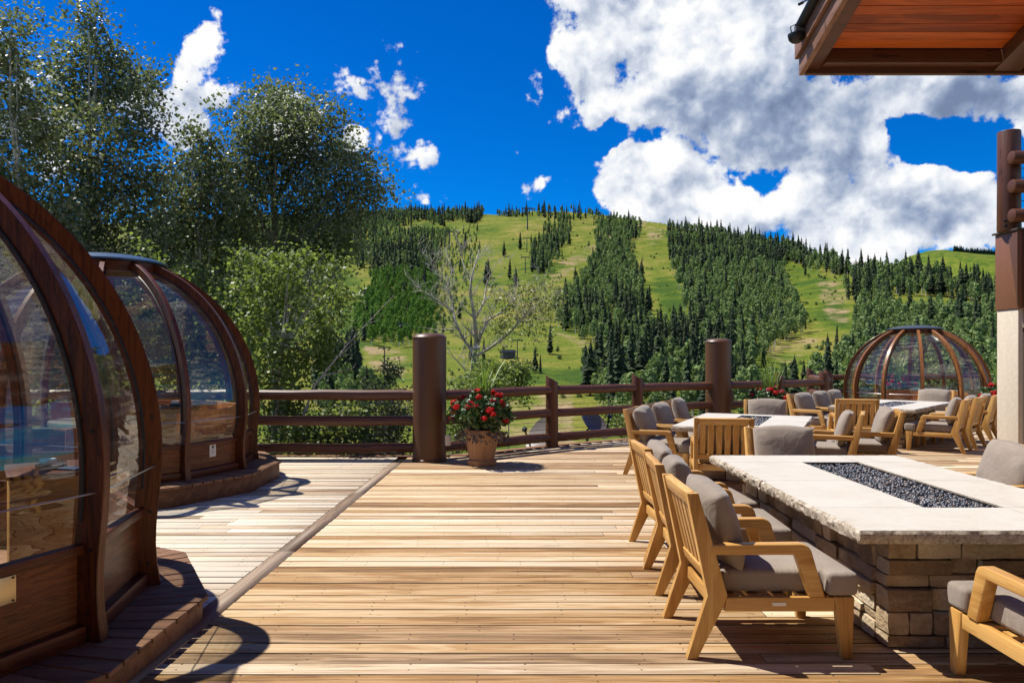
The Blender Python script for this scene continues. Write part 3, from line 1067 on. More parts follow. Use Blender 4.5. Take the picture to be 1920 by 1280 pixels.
railing('log_railing', 'brown three-log railing running behind the left wooden domes', [(-11.5, 11.9), (-8.0, 11.9), (-4.6, 11.9), (-1.30, 11.85)], [1])
railing('log_railing', 'brown three-log railing curving away behind the fire tables', [(-1.27, 11.80), (0.716, 13.5), (2.43, 14.56), (4.28, 15.66), (5.86, 16.5), (7.2, 17.35), (7.95, 18.9), (8.5, 21.4), (13.8, 22.0)], [1, 2, 4, 5, 6, 7, 8])

# ---------------------------------------------------------------- garden domes
NS = 12
DR, DBv, ZW, RB = 1.955, 2.048, 1.02, 1.945


def prof_point(t):
    """t in 0..1: from the foot (t=0) to the cap (t=1): (r, z) of the outer rib face"""
    if t < 0.22:
        k = t / 0.22
        z = 0.0 + (ZW - 0.0) * k
        return DR + (RB - DR) * (1 - k) ** 2 - 0.05 * math.sin(math.pi * k) * (1 - k) * 1.2, z
    a = (t - 0.22) / 0.78 * R(70)
    return DR * math.cos(a), ZW + DBv * math.sin(a)


def dome_curve(n=30):
    pts = [Vector(prof_point(i / n)) for i in range(n + 1)]
    nor = []
    for i in range(n + 1):
        d = pts[min(i + 1, n)] - pts[max(i - 1, 0)]
        nor.append(Vector((d.y, -d.x)).normalized())
    return pts, nor


def off_curve(d, n=30):
    p, no = dome_curve(n)
    return [p[i] - no[i] * d for i in range(n + 1)]


SILL, BASEZ = 0.66, 0.20


def r_at(curve, z):
    for a, b in zip(curve, curve[1:]):
        if a.y <= z <= b.y:
            return a.x + (b.x - a.x) * (z - a.y) / (b.y - a.y + 1e-9)
    return curve[0].x


def reframe(o, p, q):
    """give a part an origin and axes along the chord p-q, so that its grain runs along it"""
    ex = (q - p).normalized()
    ez = Vector((0, 0, 1))
    ey = ez.cross(ex)
    M = Matrix((ex, ey, ez)).transposed().to_4x4()
    M.translation = (p + q) / 2
    o.data.transform(M.inverted())
    o.matrix_local = M


def make_dome(label, loc, az0, scale, plat, door=None, plate=None, bench=True, seat_span=None, tone='mahogany'):
    t = thing('garden_dome', label, 'dome', loc, 0, 'glazed wooden garden domes on the deck')
    t.scale = scale if hasattr(scale, '__len__') else (scale,) * 3
    z0 = plat                                  # platform top in local units
    outer, innerc = off_curve(0.0), off_curve(0.140)
    gl = off_curve(0.105)
    # platform: a low twelve-sided step of short boards
    pa = az0 + R(20)
    ro, ri = 2.25, 1.70
    m = MB()
    ring = [(ro * 0.985 * math.cos(pa + k * R(30)), ro * 0.985 * math.sin(pa + k * R(30))) for k in range(NS)]
    m.prism(ring, 0.0, z0 - 0.032, 'Z')
    m.build('platform', 'step_board', t, bevel=0.004)
    m = MB()
    for k in range(NS):
        a0, a1 = pa + k * R(30), pa + (k + 1) * R(30)
        A, B = Vector((math.cos(a0), math.sin(a0))), Vector((math.cos(a1), math.sin(a1)))
        nb = 8
        for i in range(nb):
            f0, f1 = i / nb + 0.006, (i + 1) / nb - 0.006
            q = [A.lerp(B, f0) * ri, A.lerp(B, f0) * ro, A.lerp(B, f1) * ro, A.lerp(B, f1) * ri]
            m.prism([(p.x, p.y) for p in q], z0 - 0.030, z0 + random.uniform(-0.002, 0.002), 'Z')
    m.build('tread', 'step_board', t, bevel=0.004, segs=1)
    # floor inside
    m = MB()
    m.prism([(1.66 * math.cos(R(30) * k), 1.66 * math.sin(R(30) * k)) for k in range(NS)], z0 - 0.02, z0 + 0.012, 'Z')
    m.build('floor', 'step_board', t)
    hw = 0.030 if tone == 'mahogany' else 0.038
    for k in range(NS):
        a = az0 + k * R(30)
        er = Vector((math.cos(a), math.sin(a), 0))
        et = Vector((-math.sin(a), math.cos(a), 0))
        m = MB()
        n = len(outer)
        vs, fs = [], []
        for i in range(n):
            f = 1.0 + 0.25 * max(0, 1 - i / 3)
            for (c, s) in ((outer[i], -1), (outer[i], 1), (innerc[i], 1), (innerc[i], -1)):
                z = max(c.y, 0) + 0.0
                z = z0 + z * (1 - z0 / 1.02) if z < 1.02 else z
                vs.append(er * c.x + et * (s * hw * f) + Vector((0, 0, z)))
        for i in range(n - 1):
            for j in range(4):
                j2 = (j + 1) % 4
                fs.append((i * 4 + j, i * 4 + j2, (i + 1) * 4 + j2, (i + 1) * 4 + j))
        fs.append((3, 2, 1, 0))
        fs.append(tuple((n - 1) * 4 + j for j in range(4)))
        m.add(vs, fs)
        m.build('rib', tone + '_Z', t, bevel=0.004, segs=1, smooth=28)
        m = MB()
        for zb_ in (SILL - 0.03, 0.30, 1.25):
            rr_ = r_at(outer, zb_)
            for sd_ in (-1, 1):
                c_ = er * (rr_ - 0.05) + et * (sd_ * hw) + Vector((0, 0, zb_))
                m.tube([c_ - et * 0.004 * sd_, c_ + et * 0.006 * sd_], 0.011, 8)
        m.build('bolts', 'dark_metal', t)
        m = MB()
        gpts = [er * (c.x - 0.004) + Vector((0, 0, c.y)) for c in gl if c.y > SILL]
        for sd_ in (-1, 1):
            m.tube([g + et * (sd_ * (hw + 0.006)) for g in gpts], 0.009, 5)
        m.build('gasket', 'black_rubber', t)
        b = az0 + (k + 1) * R(30)
        e2 = Vector((math.cos(b), math.sin(b), 0))
        t2 = Vector((-math.sin(b), math.cos(b), 0))
        def chord(r, z, ins):
            """two ends of a chord between ribs k and k+1 at radius r, trimmed by the ribs"""
            p, q = er * r + et * ins, e2 * r - t2 * ins
            p.z = q.z = z
            return p, q
        rg = r_at(gl, 0.3)
        p, q = chord(rg + 0.01, z0 + 0.045, hw)
        m = MB()
        m.bar(p, q, 0.10, 0.09)
        reframe(m.build('base_rail', tone + '_X', t, bevel=0.008), p, q)
        if door == k:
            lowz = z0 + 0.09
        else:
            p, q = chord(rg - 0.012, (z0 + 0.09 + SILL - 0.05) / 2, hw)
            m = MB()
            m.bar(p, q, 0.022, SILL - 0.05 - z0 - 0.09)
            pn = m.build('panel', 'panel_wood' if tone == 'mahogany' else tone + '_X', t)
            reframe(pn, p, q)
            rs = r_at(gl, SILL)
            p, q = chord(rs - 0.004, SILL - 0.026, hw)
            m = MB()
            m.bar(p, q, 0.062, 0.052)
            reframe(m.build('sill', tone + '_X', t, bevel=0.006), p, q)
            lowz = SILL
        # pane
        crv = [c for c in gl if c.y > lowz]
        crv = [Vector((r_at(gl, lowz), lowz))] + crv
        rows = []
        for c in crv:
            half = hw * 0.9
            p, q = er * c.x + et * half, e2 * c.x - t2 * half
            p.z = q.z = c.y
            rows.append([p.lerp(q, f) for f in (0, 0.5, 1)])
        m = MB()
        m.grid(rows)
        m.build('pane', 'dome_glass', t, smooth=60)
        if door == k:
            m = MB()
            c0 = r_at(gl, 1.0)
            p = (er * 0.25 + e2 * 0.75) * (c0 + 0.05)
            m.tube([p + Vector((0, 0, 0.95)), p * 1.03 + Vector((0, 0, 0.97)), p * 1.03 + Vector((0, 0, 1.2)), p + Vector((0, 0, 1.22))], 0.014, 8)
            m.build('handle', 'dark_metal', t)
    # thin steel cable round the ribs
    m = MB()
    pts = [(math.cos(az0 + k * R(30)) * (DR - 0.03), math.sin(az0 + k * R(30)) * (DR - 0.03), 0.93) for k in range(NS + 1)]
    m.tube(pts, 0.0042, 6)
    m.build('cable', 'steel', t)
    # top ring and cap
    ct = outer[-1]
    m = MB()
    m.lathe([(ct.x - 0.18, ct.y - 0.13), (ct.x + 0.0, ct.y - 0.13), (ct.x + 0.01, ct.y + 0.0), (ct.x - 0.1, ct.y + 0.03)], 36)
    m.build('crown_ring', 'mahogany_X', t)
    m = MB()
    cr = ct.x + 0.07
    m.lathe([(cr - 0.06, ct.y + 0.010), (cr, ct.y + 0.005), (cr, ct.y + 0.028), (cr * 0.85, ct.y + 0.07), (cr * 0.6, ct.y + 0.11), (cr * 0.3, ct.y + 0.135), (0.02, ct.y + 0.142)], 48)
    m.build('cap', 'blue_cap' if tone == 'mahogany' else 'slate_cap', t)
    if bench:
        # bench that follows the wall, with a boarded back
        m = MB()
        for k in (seat_span or range(NS)):
            a0, a1 = az0 + k * R(30), az0 + (k + 1) * R(30)
            for r0, r1, za, zb in ((1.15, 1.62, z0 + 0.40, z0 + 0.44),):
                q = [(r0 * math.cos(a0), r0 * math.sin(a0)), (r1 * math.cos(a0), r1 * math.sin(a0)), (r1 * math.cos(a1), r1 * math.sin(a1)), (r0 * math.cos(a1), r0 * math.sin(a1))]
                m.prism(q, za, zb, 'Z')
                q2 = [(1.18 * math.cos(a0), 1.18 * math.sin(a0)), (1.21 * math.cos(a0), 1.21 * math.sin(a0)), (1.21 * math.cos(a1), 1.21 * math.sin(a1)), (1.18 * math.cos(a1), 1.18 * math.sin(a1))]
                m.prism(q2, z0 + 0.012, z0 + 0.40, 'Z')
                q3 = [(1.64 * math.cos(a0), 1.64 * math.sin(a0)), (1.68 * math.cos(a0), 1.68 * math.sin(a0)), (1.68 * math.cos(a1), 1.68 * math.sin(a1)), (1.64 * math.cos(a1), 1.64 * math.sin(a1))]
                m.prism(q3, z0 + 0.44, z0 + 0.80, 'Z')
        m.build('bench', 'inner_board', t, bevel=0.004, segs=1)
    return t


D1 = make_dome('nearest glazed wooden dome, cropped at the left edge', (-4.077, 4.134, 0), R(-5.15), 1.0, 0.15, seat_span=range(4, 10))
D2 = make_dome('glazed wooden dome with blue cap and white notice, by the left railing', (-5.17, 9.60, 0), R(-35.5), 0.95, 0.236, seat_span=range(0, 6))
D3 = make_dome('smaller looking glazed wooden dome at the far right of the deck', (10.14, 18.9, 0), R(-113), (0.85, 0.85, 0.775), 0.10, door=0, seat_span=range(1, 7), tone='amber')


def round_table(loc, h, r, label):
    t = thing('round_table', label, 'table', loc, 0, 'round tables inside the domes')
    m = MB()
    m.lathe([(r - 0.05, h - 0.035), (r, h - 0.03), (r, h - 0.004), (r - 0.01, h), (0.01, h)], 40)
    m.build('tabletop', 'inner_board', t)
    m = MB()
    m.lathe([(r + 0.001, h - 0.04), (r + 0.012, h - 0.036), (r + 0.012, h - 0.002), (r + 0.001, h + 0.002)], 40)
    m.build('metal_rim', 'steel', t)
    m = MB()
    m.lathe([(0.30, 0.0), (0.30, 0.02), (0.06, 0.05), (0.045, 0.1), (0.045, h - 0.036)], 20)
    m.build('pedestal', 'dark_metal', t)
    return t


round_table((-3.75, 3.95, 0.162), 0.62, 0.72, 'round steel-rimmed table inside the nearest dome')
round_table((-5.1, 9.45, 0.24), 0.60, 0.62, 'round steel-rimmed table inside the dome by the left railing')
round_table((10.3, 18.6, 0.09), 0.72, 0.40, 'dark pedestal table inside the far right dome')


def cabinet(loc, rz, label, size=(0.50, 0.62, 0.72)):
    t = thing('corner_cabinet', label, 'cabinet', loc, rz, 'wooden corner cabinets inside the domes')
    m = MB()
    m.box((0, 0, size[2] / 2), (size[0], size[1], size[2]))
    m.build('body', 'teak_X', t, bevel=0.005)
    m = MB()
    m.box((0, 0, size[2] + 0.012), (size[0] + 0.03, size[1] + 0.03, 0.024))
    m.build('top_board', 'mahogany_X', t, bevel=0.004)
    return t


def heater_control(loc, rz, label):
    t = thing('control_device', label, 'device', loc, rz, 'small devices on the dome cabinets')
    m = MB()
    m.box((0, 0, 0.015), (0.17, 0.10, 0.03))
    m.build('base', 'black_rubber', t, bevel=0.004)
    m = MB()
    m.box((-0.03, 0.0, 0.048), (0.08, 0.07, 0.035))
    m.build('cover', 'white_plastic', t, bevel=0.008)
    m = MB()
    m.box((0.18, 0.0, 0.008), (0.15, 0.09, 0.016))
    m.build('tablet', 'device_blue', t, bevel=0.004)
    return t


cabinet((-3.05, 5.00, 0.162), R(35), 'orange brown wooden cabinet inside the nearest dome')
heater_control((-3.02, 4.93, 0.162 + 0.744), R(-20), 'small white and black device on the cabinet in the nearest dome')
cabinet((-4.36, 9.85, 0.24), R(20), 'orange brown wooden cabinet inside the dome by the left railing')
heater_control((-4.36, 9.80, 0.24 + 0.744), R(0), 'small white device on the cabinet in the second dome')


def on_panel(dome, az0, k, frac, z, w, h, name, mat, label, cat, draw=None):
    """a flat plate fixed to the outside of a lower panel"""
    a, b = az0 + k * R(30), az0 + (k + 1) * R(30)
    rg = r_at(off_curve(0.105), 0.3) + 0.0135
    p = Vector((math.cos(a), math.sin(a), 0)) * rg
    q = Vector((math.cos(b), math.sin(b), 0)) * rg
    c = p.lerp(q, frac)
    mid = (a + b) / 2
    loc = dome.matrix_basis @ Vector((c.x, c.y, z))
    o = thing(name, label, cat, loc, mid + R(90))
    m = MB()
    m.box((0, 0, 0), (w, 0.006, h))
    m.build('plate', mat, o, bevel=0.001)
    if draw: draw(o, w, h)
    return o


def notice_text(o, w, h):
    m = MB()
    m.box((0, -0.0045, h * 0.27), (w * 0.34, 0.002, h * 0.18))
    m.box((0, -0.0045, h * 0.40), (w * 0.2, 0.002, h * 0.04))
    m.build('symbol', 'ink', o)
    m = MB()
    for i in range(4):
        m.box((0, -0.0045, h * (0.06 - i * 0.1)), (w * (0.5 - 0.06 * (i % 2)), 0.002, h * 0.022))
    m.build('text_lines', 'dish_grey', o)


def plate_screws(o, w, h):
    for sx in (-1, 1):
        for sz in (-1, 1):
            m = MB()
            m.tube([(sx * w * 0.38, -0.002, sz * h * 0.42), (sx * w * 0.38, -0.006, sz * h * 0.42)], 0.006, 8)
            m.build('screw', 'dark_metal', o)


bpy.context.view_layer.update()
on_panel(D2, R(-35.5), 0, 0.52, 0.53, 0.105, 0.15, 'notice', 'paper', 'small white notice on the lower panel of the blue-capped dome', 'notice', notice_text)
on_panel(D1, R(-5.15), 11, 0.535, 0.53, 0.13, 0.13, 'brass_plate', 'brass', 'small brass plate on the lower panel of the nearest dome', 'plate', plate_screws)

# ---------------------------------------------------------------- armchairs


def cushion_mesh(outline, z0, z1, rad=0.028, puff=0.012):
    """soft slab: outline polygon, rounded top and bottom edges"""
    bm = bmesh.new()
    vs = [bm.verts.new((x, y, z0)) for x, y in outline]
    f = bm.faces.new(vs)
    r = bmesh.ops.extrude_face_region(bm, geom=[f])
    for v in [g for g in r['geom'] if isinstance(g, bmesh.types.BMVert)]: v.co.z = z1
    bmesh.ops.recalc_face_normals(bm, faces=bm.faces)
    ed = [e for e in bm.edges if e.calc_face_angle(0) > 0.5]
    bmesh.ops.bevel(bm, geom=ed, offset=rad, segments=4, affect='EDGES', profile=0.5)
    tops = [f for f in bm.faces if abs(f.normal.z) > 0.99 and f.calc_area() > 0.02]
    bmesh.ops.inset_region(bm, faces=tops, thickness=0.05, depth=puff)
    bmesh.ops.triangulate(bm, faces=[f for f in bm.faces if len(f.verts) > 4])
    me = bpy.data.meshes.new('cushion')
    bm.to_mesh(me)
    bm.free()
    me.shade_smooth()
    me.set_sharp_from_angle(angle=R(50))
    return me


def pillow_mesh(w, h, t, seed, n=22):
    rg = np.random.default_rng(seed)
    ph = rg.uniform(0, 6, 12)
    P = {}
    vs, fs = [], []
    for side in (1, -1):
        for i in range(n + 1):
            for j in range(n + 1):
                a, b = 2 * i / n - 1, 2 * j / n - 1
                a = math.sin(a * math.pi / 2) * 0.55 + a * 0.45
                b = math.sin(b * math.pi / 2) * 0.55 + b * 0.45
                th = (max(0, 1 - abs(a) ** 3.2) ** 0.48) * (max(0, 1 - abs(b) ** 3.2) ** 0.48)
                pin = 1 - 0.06 * (1 - abs(a)) * abs(b) ** 3
                pin2 = 1 - 0.06 * (1 - abs(b)) * abs(a) ** 3
                cx = t * 0.5 * th * side
                edge = min(1 - abs(a), 1 - abs(b))
                # folds running in from the corners and the seams
                fold = 0.0
                for q in range(4):
                    sx, sy = (1, 1, -1, -1)[q], (1, -1, 1, -1)[q]
                    da, db = 1 - a * sx, 1 - b * sy
                    ang = math.atan2(db, da + 1e-6)
                    rr = math.hypot(da, db)
                    fold += math.sin(ang * (5 + q % 2 * 2) + ph[q]) * max(0, 1 - rr / 1.0) * min(1, rr * 4)
                fold += 0.5 * math.sin(a * 9 + ph[5] + b * 2) * max(0, (b - 0.2)) + 0.4 * math.sin(b * 7 + ph[6] + a * 3) * 0.3
                cx += side * 0.013 * fold * th
                sag = -0.03 * (a * a) * (1 if b > 0 else 0) * b
                P[(side, i, j)] = len(vs)
                vs.append((cx, a * w / 2 * pin, b * h / 2 * pin2 + sag))
    for side in (1, -1):
        for i in range(n):
            for j in range(n):
                q = [P[(side, i, j)], P[(side, i + 1, j)], P[(side, i + 1, j + 1)], P[(side, i, j + 1)]]
                fs.append(q if side == 1 else q[::-1])
    bm = bmesh.new()
    bv = [bm.verts.new(v) for v in vs]
    for f in fs: bm.faces.new([bv[i] for i in f])
    bmesh.ops.remove_doubles(bm, verts=bm.verts, dist=0.0008)
    me = bpy.data.meshes.new('pillow')
    bm.to_mesh(me)
    bm.free()
    me.shade_smooth()
    return me


PILLOWS = [pillow_mesh(0.60, 0.47, 0.20, s) for s in (3, 11, 19, 27)]
for me in PILLOWS: me.materials.append(MATS['fabric'])
HW = 0.345                                     # half width of a chair


def make_chair():
    t = thing('armchair', 'teak armchair', 'chair')
    for s in (-1, 1):
        y0, y1 = s * HW, s * (HW - 0.052)
        lo, hi = min(y0, y1), max(y0, y1)
        m = MB()
        m.prism([(-0.462, 0), (-0.405, 0), (-0.262, 0.285), (-0.240, 0.345), (-0.398, 0.90), (-0.462, 0.90), (-0.350, 0.345)], lo, hi, 'Y')
        m.build('leg', 'teak_Z', t, bevel=0.006)
        m = MB()
        m.prism([(0.380, 0), (0.434, 0), (0.448, 0.338), (0.340, 0.338)], lo, hi, 'Y')
        m.build('leg', 'teak_Z', t, bevel=0.006)
        m = MB()
        m.prism([(-0.256, 0.258), (0.342, 0.258), (0.342, 0.334), (-0.246, 0.334)], lo + 0.006, hi - 0.006, 'Y')
        m.build('side_rail', 'teak_X', t, bevel=0.004)
        lo2, hi2 = min(s * (HW + 0.004), s * (HW - 0.062)), max(s * (HW + 0.004), s * (HW - 0.062))
        m = MB()
        m.prism([(-0.330, 0.566), (0.128, 0.566), (0.205, 0.336), (0.288, 0.336), (0.214, 0.588), (0.196, 0.614), (0.160, 0.626), (-0.335, 0.622)], lo2, hi2, 'Y')
        m.build('armrest', 'teak_X', t, bevel=0.009, segs=3)
    yw = 2 * (HW - 0.054)
    m = MB()
    m.box((0.400, 0, 0.296), (0.034, yw, 0.075))
    m.build('front_rail', 'teak_Y', t, bevel=0.004)
    m = MB()
    m.box((-0.296, 0, 0.296), (0.034, yw, 0.075))
    m.build('rear_rail', 'teak_Y', t, bevel=0.004)
    # seat slats under the cushion
    for i in range(5):
        m = MB()
        m.box((-0.22 + i * 0.14, 0, 0.326), (0.07, yw, 0.018))
        m.build('seat_slat', 'teak_Y', t)
    lean = math.atan2(0.432 - 0.300, 0.90 - 0.345)
    M = Matrix.Translation((-0.300, 0, 0.345)) @ Matrix.Rotation(-lean, 4, 'Y')
    L = math.hypot(0.132, 0.555)
    m = MB()
    m.box((0, 0, L - 0.040), (0.046, yw, 0.078), M)
    m.build('top_rail', 'teak_Y', t, bevel=0.006)
    m = MB()
    m.box((0, 0, 0.085), (0.038, yw, 0.065), M)
    m.build('lower_rail', 'teak_Y', t, bevel=0.005)
    ns = 6
    for i in range(ns):
        y = (i - (ns - 1) / 2) * (yw / ns)
        m = MB()
        m.box((0, y, (0.118 + L - 0.080) / 2), (0.020, 0.066, L - 0.080 - 0.118), M)
        m.build('slat', 'teak_Z', t, bevel=0.003, segs=1)
    w1, w2 = HW - 0.066, HW + 0.004
    out = [(-0.262, -w1), (0.300, -w1), (0.300, -w2), (0.470, -w2), (0.470, w2), (0.300, w2), (0.300, w1), (-0.262, w1)]
    me = cushion_mesh(out, 0.342, 0.470)
    me.materials.append(MATS['fabric'])
    o = bpy.data.objects.new('seat_cushion', me)
    C.objects.link(o)
    o.parent = t
    o = bpy.data.objects.new('back_cushion', PILLOWS[0])
    C.objects.link(o)
    o.parent = t
    o.location = (-0.225, 0, 0.705)
    o.rotation_euler = (0, -lean - 0.06, 0)
    m = MB()
    m.box((0.04, -HW + 0.0055, 0.298), (0.075, 0.004, 0.018))
    m.build('name_plate', 'paper', t)
    return t


CHAIR = make_chair()
CHAIR_KIDS = kids_table(CHAIR)
_first = [True]


def chair(x, y, deg, label, group, k=0, dz=0.0, tilt=0.0):
    if _first[0]:
        _first[0] = False
        r = CHAIR
        r.location = (x, y, 0)
        r.rotation_euler = (0, 0, R(deg))
        tag(r, label, 'chair', group)
    else:
        r = copy_tree(CHAIR, CHAIR_KIDS, (x, y, 0), R(deg), label, group)
    for c in bpy.data.objects:
        if c.parent is r and c.name.startswith('back_cushion'):
            c.data = PILLOWS[k % 4]
            c.location = Vector((-0.225, 0, 0.705)) + Vector((random.uniform(-.01, .015), random.uniform(-.02, .02), dz))
            c.rotation_euler = (R(tilt), c.rotation_euler[1], R(random.uniform(-4, 4)))
    return r


G1, G2, G3 = 'chairs around the nearest fire table', 'chairs around the middle fire table', 'chairs around the farthest fire table'
chair(1.410, 4.42, 0, 'nearest teak armchair seen whole from the side, by the near fire table', G1, 0, -0.01, 3)
chair(1.455, 5.47, -3, 'middle teak armchair of the near row, left of the big fire table', G1, 1, -0.01, -4)
chair(1.505, 6.36, 2, 'farthest teak armchair of the row of three left of the near fire table', G1, 2, -0.01, 3)
chair(2.765, 7.40, -90, 'teak armchair facing us at the far end of the near fire table', G1, 3)
chair(3.86, 6.22, 180, 'cropped armchair with plump cushion right of the near fire table', G1, 1, 0.0, -5)
chair(2.63, 3.49, 90, 'cropped armchair in the bottom right corner, drawn up to the table end', G1, 0)
chair(2.09, 10.52, -24, 'nearest of the three armchairs left of the middle fire table', G2, 1, 0.0, 4)
chair(2.50, 11.36, -28, 'middle of the three armchairs left of the middle fire table', G2, 2)
chair(2.95, 12.22, -26, 'farthest of the three armchairs left of the middle fire table', G2, 3, 0.02, -4)
chair(2.585, 9.33, 80, 'armchair showing its slatted back at the near end of the middle table', G2, 0, -0.05)
chair(4.16, 9.93, 154, 'armchair seen edge on, right of the middle fire table', G2, 3, 0.0, 2)
chair(4.84, 10.32, 160, 'pulled out armchair showing back slats right of the middle table', G2, 0, 0.02, -3)
chair(4.14, 12.18, -104, 'armchair with cushion facing us at the far end of the middle table', G2, 2)
chair(5.80, 14.30, -42, 'nearest of the three armchairs left of the farthest fire table', G3, 2)
chair(6.38, 14.94, -42, 'middle of the three armchairs left of the farthest fire table', G3, 1)
chair(6.95, 15.56, -40, 'last of the three armchairs left of the farthest fire table', G3, 3)
chair(5.95, 13.15, 76, 'armchair with slatted back to us at the near end of the farthest table', G3, 0, -0.05)
chair(7.38, 13.00, 140, 'first of the row of armchairs with slatted backs near the cream wall', G3, 3, 0.0, 4)
chair(8.02, 13.66, 136, 'second of the row of armchairs with slatted backs near the cream wall', G3, 0)
chair(8.70, 14.28, 139, 'last armchair of the row, partly hidden by the cream wall', G3, 1)
chair(8.80, 15.75, -130, 'armchair facing us at the far end of the farthest table, before the dome', G3, 2)

# ---------------------------------------------------------------- stone fire tables


def vnoise(p, s):
    from mathutils import noise as mn
    return mn.noise(Vector(p) * s)


def rough_slab(m, x0, x1, y0, y1, z0, z1, rough, res=0.02, amp=0.024, off=0.0):
    """stone slab; 'rough' lists its rock-faced sides (x0 x1 y0 y1)"""
    nx, ny, nz = max(1, int((x1 - x0) / res)), max(1, int((y1 - y0) / res)), 4
    xs, ys, zs = np.linspace(x0, x1, nx + 1), np.linspace(y0, y1, ny + 1), np.linspace(z0, z1, nz + 1)
    def disp(p, ax, sgn):
        e = 1 - abs((p[2] - (z0 + z1) / 2) / ((z1 - z0) / 2)) ** 4
        d = (vnoise((p[0] + off, p[1], p[2] * 1.5), 7) * 0.22 + vnoise((p[0] + off, p[1] + 7, p[2]), 26) * 0.55 + vnoise((p[0], p[1] + off, p[2] + 3), 60) * 0.5)
        d = d * amp * (1.0 if ax == 0 else 0.35) + 0.008 * e - 0.006 - 0.010 * (p[2] > z1 - 1e-4) * (0.5 + vnoise((p[0], p[1], off), 30))
        q = list(p)
        q[ax] += sgn * d
        return tuple(q)
    def side(rows): m.grid(rows)
    rx0, rx1, ry0, ry1 = ('x0' in rough), ('x1' in rough), ('y0' in rough), ('y1' in rough)
    def P(x, y, z):
        p = (x, y, z)
        if rx0 and x == xs[0]: p = disp(p, 0, -1)
        if rx1 and x == xs[-1]: p = disp(p, 0, 1)
        if ry0 and y == ys[0]: p = disp(p, 1, -1)
        if ry1 and y == ys[-1]: p = disp(p, 1, 1)
        return p
    m.grid([[P(x, y, z1) for x in xs] for y in ys])
    m.grid([[P(x, y, z0) for x in xs[::-1]] for y in ys])
    m.grid([[P(xs[0], y, z) for y in ys[::-1]] for z in zs])
    m.grid([[P(xs[-1], y, z) for y in ys] for z in zs])
    m.grid([[P(x, ys[0], z) for x in xs] for z in zs])
    m.grid([[P(x, ys[-1], z) for x in xs[::-1]] for z in zs])


def stone(m, c, d, seed):
    """one ledge stone: box with rounded, uneven faces. c centre, d size (x, y, z)"""
    n = [max(2, min(9, int(k / 0.045))) for k in d]
    a = [np.linspace(-0.5, 0.5, k + 1) for k in n]
    V, Fq, idx = [], [], {}
    def vert(i, j, k):
        key = (i, j, k)
        if key not in idx:
            p = np.array([a[0][i], a[1][j], a[2][k]])
            q = p * np.array(d)
            # round off the arrises
            rr = 0.010
            h = np.array(d) / 2
            inner = np.clip(q, -h + rr, h - rr)
            dl = q - inner
            L = np.linalg.norm(dl)
            if L > rr: q = inner + dl / L * rr
            w = q + np.array(c)
            amp = 0.011
            nv = np.array([vnoise((w[0] + seed, w[1], w[2]), 7) + 0.6 * vnoise((w[0] + seed, w[1], w[2]), 19), vnoise((w[0], w[1] + seed, w[2] + 5), 7) + 0.6 * vnoise((w[0], w[1] + seed, w[2]), 19), 0.35 * vnoise((w[0], w[1], w[2] + seed), 8)])
            q = q + nv * amp
            idx[key] = len(V)
            V.append(q + np.array(c))
        return idx[key]
    nx, ny, nz = n
    for i in range(nx):
        for j in range(ny):
            Fq.append((vert(i, j, nz), vert(i + 1, j, nz), vert(i + 1, j + 1, nz), vert(i, j + 1, nz)))
            Fq.append((vert(i, j + 1, 0), vert(i + 1, j + 1, 0), vert(i + 1, j, 0), vert(i, j, 0)))
    for i in range(nx):
        for k in range(nz):
            Fq.append((vert(i, 0, k), vert(i + 1, 0, k), vert(i + 1, 0, k + 1), vert(i, 0, k + 1)))
            Fq.append((vert(i + 1, ny, k), vert(i, ny, k), vert(i, ny, k + 1), vert(i + 1, ny, k + 1)))
    for j in range(ny):
        for k in range(nz):
            Fq.append((vert(0, j + 1, k), vert(0, j, k), vert(0, j, k + 1), vert(0, j + 1, k + 1)))
            Fq.append((vert(nx, j, k), vert(nx, j + 1, k), vert(nx, j + 1, k + 1), vert(nx, j, k + 1)))
    m.add(V, Fq)


def stone_run(m, p0, p1, nrm, h, depth, rnd):
    """dry laid courses along one side from p0 to p1 (2-D), facing nrm"""
    L = (Vector(p1) - Vector(p0)).length
    d = (Vector(p1) - Vector(p0)) / L
    z = 0.004
    hs = []
    while z < h - 0.05:
        ch = rnd.choice([0.055, 0.075, 0.09, 0.11, 0.13, 0.17])
        if h - z - ch < 0.05: ch = h - z
        hs.append((z, ch))
        z += ch
    ax = 0 if abs(d.x) > 0.5 else 1
    for ci, (z, ch) in enumerate(hs):
        s = 0.0
        while s < L - 0.02:
            w = rnd.uniform(0.12, 0.46) * (1.2 if ch < 0.1 else 1.0)
            if L - s - w < 0.13: w = L - s
            parts = [(z, ch)]
            if ch > 0.15 and rnd.random() < 0.35:
                f = rnd.uniform(0.4, 0.6)
                parts = [(z, ch * f), (z + ch * f, ch * (1 - f))]
            for zz, hh in parts:
                pr = rnd.uniform(-0.020, 0.022)
                mid = Vector(p0) + d * (s + w / 2) + Vector(nrm) * (pr - depth / 2)
                g = rnd.uniform(0.006, 0.012)
                dim = (w - g, depth, hh - g * 0.8) if ax == 0 else (depth, w - g, hh - g * 0.8)
                stone(m, (mid.x, mid.y, zz + hh / 2), dim, rnd.uniform(0, 90))
            s += w


